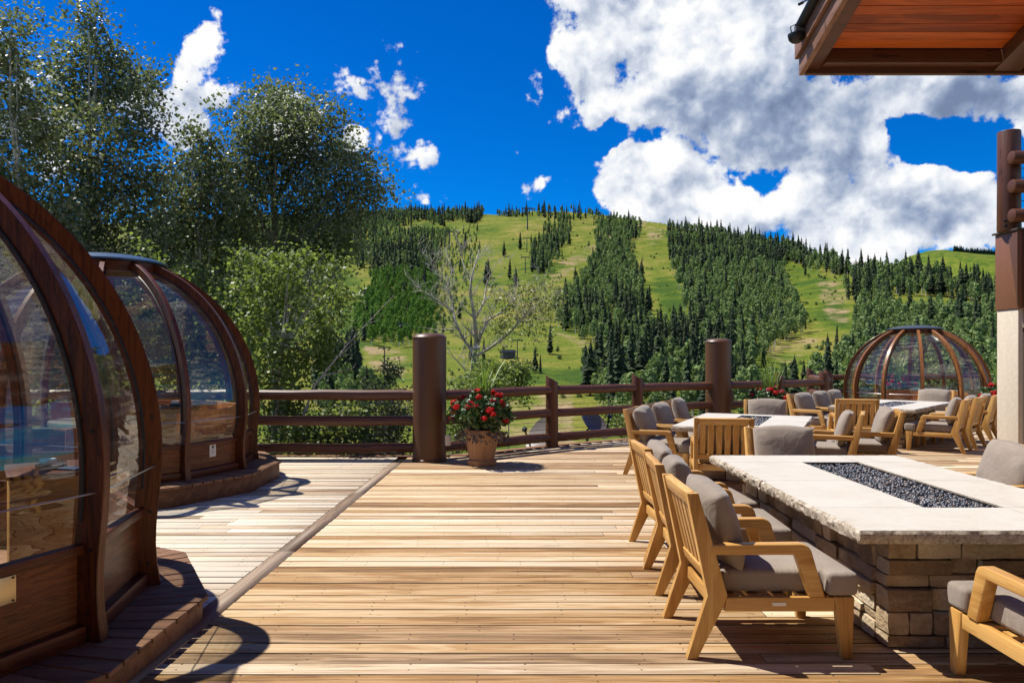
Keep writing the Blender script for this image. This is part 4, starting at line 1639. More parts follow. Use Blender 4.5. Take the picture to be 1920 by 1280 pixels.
def fire_table(label, loc, deg, W, L, H, trough, cuts, seed):
    rnd = random.Random(seed)
    t = thing('fire_table', label, 'fire table', loc, R(deg), 'stone fire tables with gravel troughs')
    th = 0.072
    tw, ty0, ty1 = trough[0] / 2, trough[1], trough[2]
    tc = trough[3]
    g = 0.0022
    ys = [-L / 2, ty0] + cuts + [ty1, L / 2]
    m = MB()
    # end slabs, side slabs left and right of the trough
    xm = tc + tw
    rough_slab(m, -W / 2, xm - g, ys[0], ys[1] - g, H - th, H, ('x0', 'y0'), off=1)
    rough_slab(m, xm + g, W / 2, ys[0], ys[1] - g, H - th, H, ('x1', 'y0'), off=2)
    rough_slab(m, -W / 2, xm - g, ys[-2] + g, ys[-1], H - th, H, ('x0', 'y1'), off=3)
    rough_slab(m, xm + g, W / 2, ys[-2] + g, ys[-1], H - th, H, ('x1', 'y1'), off=4)
    for a, b in zip(ys[1:-2], ys[2:-1]):
        rough_slab(m, -W / 2, tc - tw, a + g, b - g, H - th, H, ('x0',), off=5 + a)
        rough_slab(m, tc + tw, W / 2, a + g, b - g, H - th, H, ('x1',), off=9 + b)
    m.build('tabletop', 'limestone', t, smooth=28)
    # base
    bw, bl = W / 2 - 0.24, L / 2 - 0.20
    m = MB()
    dp = 0.15
    hb = H - th - 0.004
    stone_run(m, (-bw, -bl), (bw, -bl), (0, -1), hb, dp, rnd)
    stone_run(m, (bw, bl), (-bw, bl), (0, 1), hb, dp, rnd)
    stone_run(m, (-bw, bl - dp * 0.9), (-bw, -bl + dp * 0.9), (-1, 0), hb, dp, rnd)
    stone_run(m, (bw, -bl + dp * 0.9), (bw, bl - dp * 0.9), (1, 0), hb, dp, rnd)
    m.build('stone_base', 'ledgestone', t, smooth=60)
    m = MB()
    m.box((0, 0, hb / 2), (2 * bw - 0.09, 2 * bl - 0.09, hb - 0.02))
    m.build('core', 'grout', t)
    m = MB()
    for x in (tc - tw + 0.004, tc + tw - 0.004):
        m.box((x, (ty0 + ty1) / 2, H - 0.06), (0.006, ty1 - ty0 - 0.004, 0.10))
    for y in (ty0 + 0.006, ty1 - 0.006):
        m.box((tc, y, H - 0.06), (2 * tw - 0.02, 0.006, 0.10))
    m.box((tc, (ty0 + ty1) / 2, H - 0.075), (2 * tw - 0.012, ty1 - ty0 - 0.014, 0.01))
    m.build('trough', 'dark_metal', t)
    return t


def gravel(parent_t, H, trough, n, size, label):
    tw, y0, y1, tc = trough[0] / 2 - 0.012, trough[1] + 0.012, trough[2] - 0.012, trough[3]
    bm = bmesh.new()
    bmesh.ops.create_icosphere(bm, subdivisions=1, radius=0.5)
    base = np.array([v.co[:] for v in bm.verts])
    tri = np.array([[v.index for v in f.verts] for f in bm.faces])
    bm.free()
    V, Fq = [], []
    for i in range(n):
        s = size * rng.uniform(0.6, 1.25) * np.array([rng.uniform(.8, 1.3), rng.uniform(.8, 1.2), rng.uniform(.5, .8)])
        q = Quaternion(rng.normal(size=4)).normalized().to_matrix()
        p = (base * (1 + 0.12 * rng.normal(size=(len(base), 1)))) * s
        p = p @ np.array(q).T
        c = np.array([tc + rng.uniform(-tw, tw), rng.uniform(y0, y1), H - 0.034 + rng.uniform(-0.02, 0.016)])
        V.append(p + c)
        Fq.append(tri + i * len(base))
    o = np_object('lava_gravel', np.concatenate(V), np.concatenate(Fq), 'pebble', smooth=True)
    o.location = parent_t.location
    o.rotation_euler = parent_t.rotation_euler
    tag(o, label, 'gravel', None, 'stuff')
    return o


TR1 = (0.50, -0.90, 1.06, 0.06)
T1 = fire_table('largest stone fire table, nearest, with a long gravel trough', (2.73, 5.535, 0), 0, 1.74, 3.03, 0.71, TR1, [0.10], 3)
gravel(T1, 0.71, TR1, 4200, 0.026, 'dark blue and brown gravel in the nearest fire table')
TR2 = (0.46, -0.75, 0.95, 0.02)
T2 = fire_table('middle stone fire table, turned slightly, between six armchairs', (3.36, 10.75, 0), -25, 1.62, 2.45, 0.71, TR2, [0.1], 5)
gravel(T2, 0.71, TR2, 1500, 0.034, 'dark gravel in the middle fire table')
TR3 = (0.46, -0.9, 0.9, 0.0)
T3 = fire_table('farthest stone fire table, set diagonally in front of the right dome', (7.30, 14.42, 0), -42, 1.45, 2.75, 0.71, TR3, [0.0], 8)
gravel(T3, 0.71, TR3, 1300, 0.036, 'dark gravel in the farthest fire table')

# ---------------------------------------------------------------- flower pots


def petals(c, r, n, size):
    d = rng.normal(size=(n, 3))
    d /= np.linalg.norm(d, axis=1, keepdims=True)
    p = c + d * r * rng.uniform(0.6, 1.0, (n, 1)) * np.array([1, 1, 0.75])
    return leaf_quads(p, size, 0.5, d, 0.9)


def planter(loc, label, flow_label, rbush=0.48, zc=0.80, s=1.0, heads=30, pink=0.0):
    x, y = loc
    t = thing('flower_pot', label, 'flower pot', (x, y, 0), random.uniform(0, 6), 'flower pots by the railing')
    t.scale = (s, s, s)
    m = MB()
    m.lathe([(0.20, 0.0), (0.215, 0.005), (0.225, 0.075), (0.21, 0.08), (0.19, 0.082)], 28)
    m.build('saucer', 'barrel', t)
    m = MB()
    m.lathe([(0.185, 0.08), (0.20, 0.15), (0.235, 0.32), (0.262, 0.47), (0.268, 0.475), (0.272, 0.53), (0.262, 0.54), (0.245, 0.535), (0.235, 0.47)], 40)
    m.build('barrel', 'barrel', t, smooth=30)
    m = MB()
    m.lathe([(0.236, 0.46), (0.236, 0.49), (0.02, 0.50)], 20)
    m.build('soil', 'soil', t)
    # foliage
    N = 3600
    d = rng.normal(size=(N, 3))
    d /= np.linalg.norm(d, axis=1, keepdims=True)
    d[:, 2] = np.abs(d[:, 2]) * np.where(rng.random(N) < 0.72, 1, -0.75)
    rr = rbush * (rng.uniform(0.35, 1.0, N) ** 0.55) * (1 + 0.22 * np.sin(d[:, 0] * 5 + 1) * np.cos(d[:, 1] * 6))
    p = d * rr[:, None] * np.array([1, 1, 0.72]) + np.array([0, 0, zc - 0.12])
    p = p[p[:, 2] > 0.36]
    V, Fq = leaf_quads(p, 0.052, 0.8, d[:len(p)], 0.95)
    np_object('foliage', V, Fq, 'planter_leaf', t)
    # trailing grey stems at the rim
    N = 420
    a = rng.uniform(0, 2 * math.pi, N)
    r = rng.uniform(0.24, 0.40, N)
    p = np.stack([r * np.cos(a), r * np.sin(a), 0.50 + rng.normal(size=N) * 0.05 - (r - 0.24) * 0.6], 1)
    V, Fq = leaf_quads(p, 0.05, aspect=0.8)
    np_object('trailing_leaves', V, Fq, 'trail_leaf', t)
    # spiky grass in the middle
    V, Fq = [], []
    for i in range(46):
        a = rng.uniform(0, 2 * math.pi)
        lean = rng.uniform(0.05, 0.55)
        hgt = rng.uniform(0.5, 0.9)
        b = np.array([rng.normal() * 0.05, rng.normal() * 0.05, zc])
        dr = np.array([math.cos(a), math.sin(a), 0])
        sd = np.array([-math.sin(a), math.cos(a), 0]) * 0.009
        k = len(V)
        for f in (0, 0.35, 0.7, 1.0):
            c = b + dr * lean * hgt * f ** 1.7 + np.array([0, 0, hgt * (f - 0.25 * lean * f * f)])
            w = sd * 1.7 * (1 - f * 0.9)
            V += [c - w, c + w]
        Fq += [(k, k + 1, k + 3, k + 2), (k + 2, k + 3, k + 5, k + 4), (k + 4, k + 5, k + 7, k + 6)]
    np_object('spiky_grass', V, Fq, 'spike_leaf', t)
    # blossoms, each head a part
    for i in range(heads):
        d = rng.normal(size=3)
        d[2] = abs(d[2]) * 0.9 + (-0.35 if rng.random() < 0.3 else 0.1)
        d /= np.linalg.norm(d)
        c = d * rbush * rng.uniform(0.88, 1.05) * np.array([1, 1, 0.75]) + np.array([0, 0, zc - 0.09])
        V, Fq = petals(c, rng.uniform(0.035, 0.062), 70, 0.034)
        np_object('blossom', V, Fq, 'pink_petal' if rng.random() < pink else 'red_petal', t)
    return t


planter((-0.455, 11.32), 'large brown pot of red geraniums beside the brown pillar', '', 0.47, 0.86, 1.0, 46, 0.05)
planter((5.22, 15.25), 'pot of red and pink flowers behind the middle fire table', '', 0.42, 0.80, 1.0, 22, 0.4)
planter((10.65, 16.4), 'pot of red flowers between the right dome and the cream wall', '', 0.42, 0.80, 1.0, 26, 0.1)
planter((10.75, 20.9), 'pot of red flowers standing behind the right dome', '', 0.42, 0.85, 1.0, 20, 0.1)

# ---------------------------------------------------------------- lodge
LODGE = thing('lodge', 'cream and brown lodge with overhanging wooden eave at the right edge', 'building', (8, 8, 0))


def lp(m, name, mat, bevel=0.0, parent=LODGE, smooth=35):
    """part of the lodge given in world coordinates"""
    m.v = [(p[0] - 8, p[1] - 8, p[2]) for p in m.v]
    return m.build(name, mat, parent, bevel=bevel, smooth=smooth)


m = MB()
m.box((7.00 + 0.035, 10.40 + 0.23, 1.14), (0.07, 0.46, 2.30))
m.box((11.2, 10.63, 2.16), (7.7, 0.46, 0.26))
m.box((11.5, 10.76, 1.0), (8.1, 0.20, 2.02))
lp(m, 'wall', 'stucco', 0.012)
m = MB()
for x in (7.095, 9.3):
    m.box((x, 10.50, 1.03), (0.05, 0.055, 2.0))
for z in (0.06, 2.0):
    m.box((8.20, 10.501, z), (2.14, 0.05, 0.06))
wf = lp(m, 'window_frame', 'window_frame', 0.004)
m = MB()
m.box((8.20, 10.512, 1.03), (2.15, 0.010, 1.9))  # plain pale grey sheet in the window opening
lp(m, 'window_blind', 'blind')
m = MB()
m.box((10.7, 10.62, 2.83), (7.44, 0.50, 1.08))
lp(m, 'floor_beam', 'beam_paint', 0.012)
m = MB()
m.box((10.7, 10.62, 3.385), (7.50, 0.56, 0.028))
lp(m, 'beam_flashing', 'window_frame', 0.004)
m = MB()
m.prism([(10.36, 2.31), (10.36, 3.34), (10.56, 3.34)], 6.962, 6.975, 'X')
m.box((7.16, 10.360, 2.83), (0.24, 0.02, 1.06))
lp(m, 'bracket_plate', 'column_paint', 0.003)
for z in (2.5, 2.68, 2.86, 3.04, 3.22):
    m = MB()
    m.tube([(7.17, 10.36, z), (7.17, 10.33, z)], 0.02, 8)
    lp(m, 'bolt', 'dark_metal')
m = MB()
m.tube([(7.02, 10.62, 3.39), (7.02, 10.62, 4.1), (7.02, 10.62, 4.80)], [0.15, 0.146, 0.145], 18)
lp(m, 'balcony_post', 'log_paint_Z', 0.012)
for z in (3.58, 3.98, 4.38):
    m = MB()
    log_between(m, (6.90, 10.40, z), (13.5, 10.40, z), 0.095)
    lp(m, 'balcony_rail', 'log_paint', 0.015)
for z in (3.70, 3.82, 4.15, 4.28):
    m = MB()
    m.tube([(7.05, 10.62, z), (13.5, 10.62, z)], 0.006, 6)
    lp(m, 'balcony_cable', 'dark_metal')
for z in (3.45, 3.52):
    m = MB()
    m.tube([(6.88, 10.52, z), (7.05, 10.52, z)], 0.014, 8)
    lp(m, 'cable_anchor', 'dark_metal')

# the front of the lodge behind the place the picture is taken from
m = MB()
m.box((6.0, -3.95, 4.2), (24.0, 0.5, 8.6))
lp(m, 'rear_wall', 'beam_paint')
for x in (-3.5, 0.2, 3.9, 7.6, 11.3):
    m = MB()
    m.box((x, -3.68, 1.25), (2.6, 0.06, 2.4))
    w_ = lp(m, 'window', 'window_frame', 0.01)
    m = MB()
    m.box((x, -3.635, 1.25), (2.4, 0.03, 2.2))
    lp(m, 'pane', 'window_glass', parent=w_)
m = MB()
m.box((6.0, -3.2, 3.1), (24.0, 1.0, 0.5))
lp(m, 'balcony_floor', 'beam_paint', 0.01)
for z in (3.75, 4.15, 4.5):
    m = MB()
    log_between(m, (-5.9, -2.8, z), (17.9, -2.8, z), 0.085)
    lp(m, 'balcony_rail', 'log_paint')

# roof: soffit slopes up toward the camera, boards run across
EX, EYD, EZ, SL = 3.05, 8.0, 4.615, 0.287


def roof_z(y): return EZ + (EYD - y) * SL


m = MB()
y0, y1 = EYD - 0.16, -5.0
m.prism([(y0, roof_z(y0) + 0.30), (y1, roof_z(y1) + 0.30), (y1, roof_z(y1) + 0.45), (y0, roof_z(y0) + 0.45)], EX + 0.02, 14.0, 'X')
roof = lp(m, 'roof', 'dark_under')
m = MB()
ya = EYD - 0.20
k = 0
while ya > -4.6:
    yb = ya - 0.118
    zz = random.uniform(-0.002, 0.002)
    m.prism([(ya, roof_z(ya) + 0.155 + zz), (yb + 0.006, roof_z(yb + 0.006) + 0.155 + zz), (yb + 0.006, roof_z(yb + 0.006) + 0.18), (ya, roof_z(ya) + 0.18)], EX + 0.2, 13.9, 'X')
    ya = yb
lp(m, 'soffit', 'soffit', parent=roof, smooth=0)
m = MB()
for (o0, o1, x0, x1) in ((0.0, 0.30, EX, EX + 0.055),):
    m.prism([(EYD, roof_z(EYD) + o0), (-5, roof_z(-5) + o0), (-5, roof_z(-5) + o1), (EYD, roof_z(EYD) + o1)], x0, x1, 'X')
m.prism([(EYD, roof_z(EYD) + 0.17), (-5, roof_z(-5) + 0.17), (-5, roof_z(-5) + 0.33), (EYD, roof_z(EYD) + 0.33)], EX - 0.045, EX - 0.003, 'X')
lp(m, 'rake_board', 'fascia', 0.006, roof)
m = MB()
m.box(((EX + 14) / 2 + 0.03, EYD - 0.03, EZ + 0.15), (14 - EX - 0.06, 0.06, 0.30))
lp(m, 'eave_board', 'log_paint', 0.006, roof)
m = MB()
m.prism([(EYD - 0.06, roof_z(EYD) + 0.05), (-4.9, roof_z(-4.9) + 0.03), (-4.9, roof_z(-4.9) + 0.19), (EYD - 0.06, roof_z(EYD) + 0.20)], EX + 0.06, EX + 0.20, 'X')
m.box(((EX + 14) / 2 + 0.1, EYD - 0.13, EZ + 0.13), (14 - EX - 0.22, 0.13, 0.13))
lp(m, 'edge_trim', 'log_paint', 0.004, roof)
m = MB()
m.prism([(EYD - 0.07, roof_z(EYD) + 0.02), (-4.9, roof_z(-4.9) - 0.16), (-4.9, roof_z(-4.9) + 0.17), (EYD - 0.07, roof_z(EYD) + 0.17)], 5.08, 5.36, 'X')
lp(m, 'rafter', 'column_paint', 0.008, roof)
m = MB()
m.tube([(EX - 0.075, EYD - 0.2, roof_z(EYD - 0.2) + 0.36), (EX - 0.075, -4.9, roof_z(-4.9) + 0.36)], 0.05, 10)
lp(m, 'gutter', 'dark_metal', 0, roof)

t = thing('flood_light', 'small dark flood light fixed to the tip of the wooden eave', 'light', (EX - 0.12, EYD - 0.25, EZ + 0.30))
m = MB()
m.lathe([(0.01, -0.045), (0.05, -0.045), (0.075, -0.02), (0.085, 0.02), (0.085, 0.035), (0.06, 0.045), (0.01, 0.05)], 20)
m.build('housing', 'dark_metal', t)
m = MB()
m.box((0.03, 0.0, 0.075), (0.09, 0.06, 0.06))
m.build('junction_box', 'dish_grey', t, bevel=0.006)
m = MB()
m.tube([(-0.05, 0, 0.05), (-0.06, 0, 0.11), (0.0, 0, 0.14), (0.05, 0, 0.11)], 0.006, 6)
m.build('conduit', 'dark_metal', t)
m = MB()
m.tube([(0.06, 0, 0), (0.02, -0.01, 0.02), (-0.05, 0.0, -0.02), (-0.09, 0, -0.045)], 0.007, 6)
m.tube([(-0.085, 0, -0.042), (-0.13, 0, -0.065)], 0.014, 8)
o = m.build('loose_cable', 'black_rubber', loc=(EX - 0.10, EYD - 0.6, roof_z(EYD - 0.6) + 0.37))
tag(o, 'loose black cable end hanging out from the eave edge', 'cable')

# ---------------------------------------------------------------- trees beside the deck


def bend_path(a, b, n, wob):
    a, b = Vector(a), Vector(b)
    L = (b - a).length
    pts = [a.copy()]
    off = Vector((0, 0, 0))
    for i in range(1, n):
        off += Vector((random.gauss(0, 1), random.gauss(0, 1), random.gauss(0, 0.4))) * wob * L / n
        t = i / n
        pts.append(a.lerp(b, t) + off * (1 - t * 0.6))
    pts.append(b + off * 0.3)
    return pts


def leafy_tree(name, label, cat, base_px, D, lobes, leaf=0.085, dens=1.0, trunk_r=0.12, mat='aspen_leaf', stems=None, group=None, leaves_per=76, sig=0.235, twigs=0.5, top=None, base_z=None):
    """lobes: (px x, px y, px half width, px half height[, depth shift]) at depth D; the tree stands on the ground below base_px"""
    bx = (base_px - 960) / F * D
    gz = float(terr_z(bx, D)) - 0.15 if base_z is None else base_z
    t = thing(name, label, cat, (bx, D, gz), 0, group)
    O = Vector((bx, D, gz))
    L = []
    for lb in lobes:
        d = D + (lb[4] if len(lb) > 4 else random.uniform(-0.6, 0.6))
        c = px(lb[0], lb[1], d) - O
        L.append((c, lb[2] / F * d, lb[3] / F * d))
    mt, ml = MB(), MB()
    tops = [l for l in L]
    hi = max(tops, key=lambda l: l[0].z)
    stem_paths = []
    for sx in (stems or [0.0]):
        target = hi[0] if sx == 0.0 or top is None else hi[0]
        if stems and len(stems) > 1: target = random.choice(L)[0]
        p = bend_path((sx, random.uniform(-.1, .1) * abs(sx), 0), target, 9, 0.10)
        rad = [trunk_r * (1 - 0.88 * (i / (len(p) - 1)) ** 1.1) for i in range(len(p))]
        mt.tube(p, rad, 9)
        stem_paths.append((p, rad))
    CL = []
    limbs = MB()
    nl = 0
    for c, rx, rz in L:
        # limb to the lobe
        p, rad = random.choice(stem_paths)
        j = min(range(len(p)), key=lambda i: (p[i] - (c - Vector((0, 0, 0.9 * (p[-1] - p[0]).length / 5)))).length)
        r0 = max(0.012, rad[j] * 0.55)
        lp_ = bend_path(p[j], c, 6, 0.12)
        limbs.tube(lp_, [r0 * (1 - 0.75 * i / 6) for i in range(7)], 6, cap=False)
        n = max(8, int(dens * rx * rz * 46))
        for _ in range(n):
            d = Vector((random.gauss(0, 1), random.gauss(0, 1), random.gauss(0, 1))).normalized()
            f = random.random() ** 0.42 if random.random() < 0.80 else random.uniform(1.0, 1.5)
            q = c + Vector((d.x * rx * f, d.y * min(rx, 1.8) * f, d.z * rz * f))
            CL.append(q)
            if random.random() < twigs * 0.16:
                s = random.choice(lp_[2:])
                limbs.tube(bend_path(s, q, 4, 0.14), [0.012, 0.010, 0.008, 0.006, 0.004], 4, cap=False)
    mt.build('trunk', 'aspen_bark', t, smooth=60)
    limbs.build('limbs', 'aspen_bark', t, smooth=60)
    cc = np.array([list(q) for q in CL])
    k = rng.poisson(leaves_per, len(cc))
    cen = np.repeat(cc, k, axis=0)
    sc_ = np.repeat(rng.uniform(0.7, 1.3, len(cc)), k)[:, None] * sig
    P = cen + rng.normal(size=cen.shape) * sc_ * np.array([1, 1, 0.85])
    P[:, 2] = np.maximum(P[:, 2], 0.1)
    V, Fq = leaf_quads(P, leaf, 0.85, np.tile(np.array([[0.0, 0.0, 1.0]]), (len(P), 1)), 0.9)
    np_object('foliage', V, Fq, mat, t)
    return t


GA = 'tall aspens beside the deck'
leafy_tree('aspen_tree', 'tall loose aspen at the left picture edge, behind the nearest dome', 'tree', 40, 14.0,
           [(22, 60, 30, 40), (12, 130, 50, 50), (50, 190, 40, 40), (30, 230, 75, 70), (10, 330, 110, 80), (70, 400, 90, 80), (20, 470, 120, 90), (-60, 200, 90, 150), (-80, 420, 110, 150), (60, 560, 110, 90)],
           0.078, 0.9, 0.10, group=GA)
leafy_tree('aspen_tree', 'tall slender aspen with a thin spire of leaves, behind the blue-capped dome', 'tree', 177, 16.5,
           [(172, 40, 20, 28), (168, 85, 26, 30), (205, 110, 26, 26), (110, 135, 22, 22), (160, 140, 45, 40), (225, 160, 38, 40), (120, 195, 50, 45), (190, 205, 75, 50), (270, 150, 22, 30), (270, 215, 36, 50),
            (230, 280, 85, 60), (130, 285, 75, 60), (250, 360, 80, 70), (165, 380, 95, 80), (110, 460, 90, 90), (230, 460, 100, 80), (190, 560, 130, 90), (90, 620, 120, 90), (300, 590, 90, 90)],
           0.080, 0.95, 0.14, group=GA)
leafy_tree('aspen_tree', 'lower dense aspen between the spire aspen and the broad aspen', 'tree', 370, 18.5,
           [(368, 265, 28, 28), (355, 300, 48, 40), (400, 320, 48, 45), (340, 365, 55, 50), (415, 390, 60, 55), (360, 440, 80, 60), (300, 470, 60, 60), (430, 470, 50, 50), (370, 540, 90, 70), (330, 640, 90, 80)],
           0.085, 1.05, 0.10, group=GA)
leafy_tree('aspen_tree', 'broad tall aspen with thick white trunk, right of the others', 'tree', 524, 20.0,
           [(505, 195, 42, 36), (470, 240, 46, 50), (555, 215, 48, 34), (610, 225, 40, 38), (520, 265, 70, 50), (605, 290, 70, 50), (665, 320, 45, 48), (690, 365, 36, 30), (460, 320, 50, 50), (550, 345, 80, 50),
            (640, 385, 62, 45), (490, 380, 60, 40), (590, 420, 60, 36), (450, 420, 45, 40), (650, 430, 40, 26), (430, 495, 50, 36), (600, 470, 60, 30), (560, 490, 40, 26), (650, 475, 30, 26)],
           0.084, 1.25, 0.25, group=GA)
leafy_tree('aspen_tree', 'light green young aspen leaning over the railing beside the blue-capped dome', 'tree', 492, 13.6,
           [(545, 505, 50, 38), (480, 520, 50, 45), (590, 540, 48, 42), (520, 570, 75, 48), (625, 575, 36, 34), (455, 590, 45, 50), (580, 610, 60, 45), (500, 640, 70, 50), (560, 680, 60, 40), (610, 660, 30, 34), (470, 700, 50, 40), (530, 720, 50, 30)],
           0.070, 1.15, 0.075, 'shrub_leaf', group=GA, sig=0.16)
leafy_tree('aspen_tree', 'dense green aspen seen through the glass of the second dome', 'tree', 300, 14.6,
           [(280, 560, 110, 80), (390, 600, 80, 70), (200, 640, 100, 80), (330, 690, 100, 60), (110, 700, 110, 80), (420, 680, 60, 60), (30, 640, 100, 100)],
           0.075, 0.95, 0.08, 'shrub_leaf', group=GA, sig=0.18)
GS = 'leafy shrubs below the railing'
leafy_tree('leafy_shrub', 'low leafy shrub below the left railing next to the dome', 'shrub', 540, 13.3,
           [(520, 790, 45, 38), (575, 830, 55, 35), (500, 850, 50, 30), (560, 770, 40, 22), (620, 850, 40, 26)], 0.062, 1.5, 0.03, 'shrub_leaf', [-.2, 0.1, 0.35], GS, sig=0.17)
leafy_tree('leafy_shrub', 'low leafy shrub below the railing just left of the brown pillar', 'shrub', 690, 13.8,
           [(680, 790, 42, 40), (735, 800, 38, 38), (650, 830, 45, 32), (720, 850, 50, 28)], 0.062, 1.5, 0.03, 'shrub_leaf', [-.2, 0.2], GS, sig=0.17)
leafy_tree('leafy_shrub', 'leafy shrub below the middle of the left railing, behind its lowest log', 'shrub', 615, 12.9,
           [(600, 800, 40, 34), (640, 775, 30, 24), (630, 835, 50, 30), (560, 815, 36, 30), (590, 850, 50, 22)], 0.060, 1.7, 0.03, 'shrub_leaf', [-.2, 0.1, .3], GS, sig=0.16)
leafy_tree('leafy_shrub', 'greyish leafy shrub filling the gap beside the brown pillar base', 'shrub', 745, 13.2,
           [(745, 820, 34, 34), (715, 840, 40, 28), (750, 770, 24, 22), (690, 850, 36, 20)], 0.060, 1.7, 0.03, 'aspen_leaf', [-.1, 0.1], GS, sig=0.15)
leafy_tree('sapling', 'thin aspen sapling rising above the rail left of the brown pillar', 'sapling', 722, 17.0,
           [(722, 700, 26, 22), (715, 728, 34, 20), (735, 745, 34, 22)], 0.065, 1.6, 0.025, 'aspen_leaf', [0.0], sig=0.13)
leafy_tree('leafy_shrub', 'round green shrub behind the red flower pot', 'shrub', 920, 22.0,
           [(905, 700, 34, 22), (945, 705, 36, 22), (870, 715, 30, 20), (975, 700, 24, 16), (920, 735, 70, 26)], 0.085, 1.6, 0.04, 'shrub_leaf', [-.3, 0.2, .4], GS, sig=0.17)
leafy_tree('leafy_shrub', 'low shrub beyond the railing between the two grey dishes', 'shrub', 1165, 19.0,
           [(1150, 775, 26, 16), (1185, 768, 26, 18), (1170, 800, 34, 16)], 0.07, 1.6, 0.03, 'shrub_leaf', [-.2, 0.2], GS, sig=0.14)
leafy_tree('leafy_shrub', 'low shrub right behind the flower pot and lowest rail', 'shrub', 850, 14.5,
           [(860, 800, 24, 26), (850, 840, 30, 22)], 0.06, 1.6, 0.03, 'shrub_leaf', [-.1, 0.1], GS, sig=0.12)

# bare, half dead aspen behind the flower pot


def bare_branch(m, pts, r0, r1, depth, twig=True):
    m.tube(pts, [r0 + (r1 - r0) * i / (len(pts) - 1) for i in range(len(pts))], 7 if r0 > 0.02 else 4, cap=False)
    if not twig or depth <= 0: return
    for i in range(len(pts) - 1):
        for _ in range(random.choice((1, 2, 3)) if depth > 1 else random.choice((2, 2, 3))):
            t = random.random()
            s = pts[i].lerp(pts[i + 1], t)
            dr = (pts[i + 1] - pts[i]).normalized()
            side = Vector((random.gauss(0, 1), random.gauss(0, 0.8), random.gauss(0.45, 0.6))).normalized()
            L = (0.75 if depth > 1 else 0.36) * random.uniform(0.5, 1.2)
            e = s + (dr * 0.55 + side * 0.8).normalized() * L + Vector((0, 0, 0.16 * L))
            k = bend_path(s, e, 4, 0.22)
            rr = max(0.0055, (r0 + (r1 - r0) * (i + t) / len(pts)) * 0.42)
            bare_branch(m, k, rr, 0.0035, depth - 1)


def half_dead_aspen():
    D = 23.0
    bx = (893 - 960) / F * D
    gz = float(terr_z(bx, D)) - 0.1
    t = thing('bare_aspen', 'pale half dead aspen with bare curling branches behind the flower pot', 'tree', (bx, D, gz))
    O = Vector((bx, D, gz))
    def path(pp):
        dd = 0.0
        out = []
        for i, (x, y) in enumerate(pp):
            dd += random.uniform(-0.3, 0.3)
            out.append(px(x, y, D + dd * (i > 0)) - O)
        return out
    tr = [Vector((0, 0, 0))] + path([(888, 760), (886, 720), (890, 680), (894, 650)])
    m = MB()
    m.tube(tr, [0.16, 0.14, 0.125, 0.115, 0.105], 10)
    m.build('trunk', 'aspen_bark', t, smooth=60)
    B = [([(890, 664), (872, 640), (856, 610), (850, 585), (846, 560), (838, 535), (818, 512), (800, 500)], 0.055, 0.010),
         ([(850, 585), (830, 570), (808, 555), (790, 545), (772, 548)], 0.035, 0.006),
         ([(846, 560), (842, 530), (848, 505), (838, 485)], 0.03, 0.006),
         ([(894, 655), (892, 620), (888, 585), (882, 550), (884, 520), (892, 492), (898, 468)], 0.075, 0.008),
         ([(884, 530), (872, 505), (866, 485), (870, 470)], 0.03, 0.006),
         ([(890, 600), (908, 565), (912, 535), (922, 510), (930, 492)], 0.04, 0.006),
         ([(895, 650), (903, 625), (915, 600), (940, 585), (960, 565), (985, 560)], 0.05, 0.008),
         ([(898, 665), (925, 648), (955, 625), (972, 605), (985, 590), (1010, 570), (1028, 548)], 0.05, 0.007),
         ([(972, 605), (1000, 596), (1022, 600)], 0.02, 0.005),
         ([(893, 730), (870, 690), (850, 668), (838, 650)], 0.03, 0.006)]
    for pts, r0, r1 in B:
        m = MB()
        bare_branch(m, path(pts), r0, r1, 2)
        m.build('branch', 'dead_wood', t, smooth=60)
    c = []
    for (x, y, rx, ry, n) in [(985, 560, 40, 34, 60), (1015, 590, 30, 28, 50), (960, 600, 45, 30, 50), (1030, 560, 24, 26, 36), (930, 620, 30, 26, 24), (870, 560, 40, 30, 10), (1000, 625, 34, 16, 24), (940, 560, 30, 26, 24)]:
        for _ in range(n):
            a, f = random.uniform(0, 6.28), math.sqrt(random.random())
            c.append(px(x + rx * f * math.cos(a), y + ry * f * math.sin(a), D + random.uniform(-1, 1)) - O)
    cc = np.repeat(np.array([list(q) for q in c]), 9, axis=0)
    P = cc + rng.normal(size=cc.shape) * 0.13
    V, Fq = leaf_quads(P, 0.072, aspect=0.9)
    np_object('foliage', V, Fq, 'pale_leaf', t)


half_dead_aspen()


def dead_sticks():
    D = 13.2
    O = px(600, 760, D)
    O.z = float(terr_z(O.x, D))
    t = thing('dead_sapling', 'leaning leafless dead sapling behind the left railing', 'sapling', O)
    def path(pp): return [px(x, y, D + 0.05 * i) - O for i, (x, y) in enumerate(pp)]
    m = MB()
    m.tube([Vector((-0.5, 0, 0))] + path([(570, 775), (590, 722), (622, 682), (652, 645), (690, 605), (740, 552)]), [0.03, 0.024, 0.019, 0.015, 0.011, 0.007, 0.003], 6)
    m.build('stem', 'dead_wood', t, smooth=60)
    for pp, r in (([(606, 702), (635, 698), (662, 690), (668, 680)], 0.009), ([(622, 682), (635, 668), (665, 662)], 0.006), ([(645, 652), (655, 636), (662, 622)], 0.005),
                  ([(652, 645), (640, 640), (626, 655)], 0.004), ([(690, 605), (705, 602), (720, 585)], 0.004), ([(630, 672), (650, 655), (668, 640), (690, 622)], 0.006)):
        m = MB()
        m.tube(path(pp), [r * (1 - 0.7 * i / (len(pp) - 1)) for i in range(len(pp))], 5)
        m.build('branch', 'dead_wood', t, smooth=60)


dead_sticks()


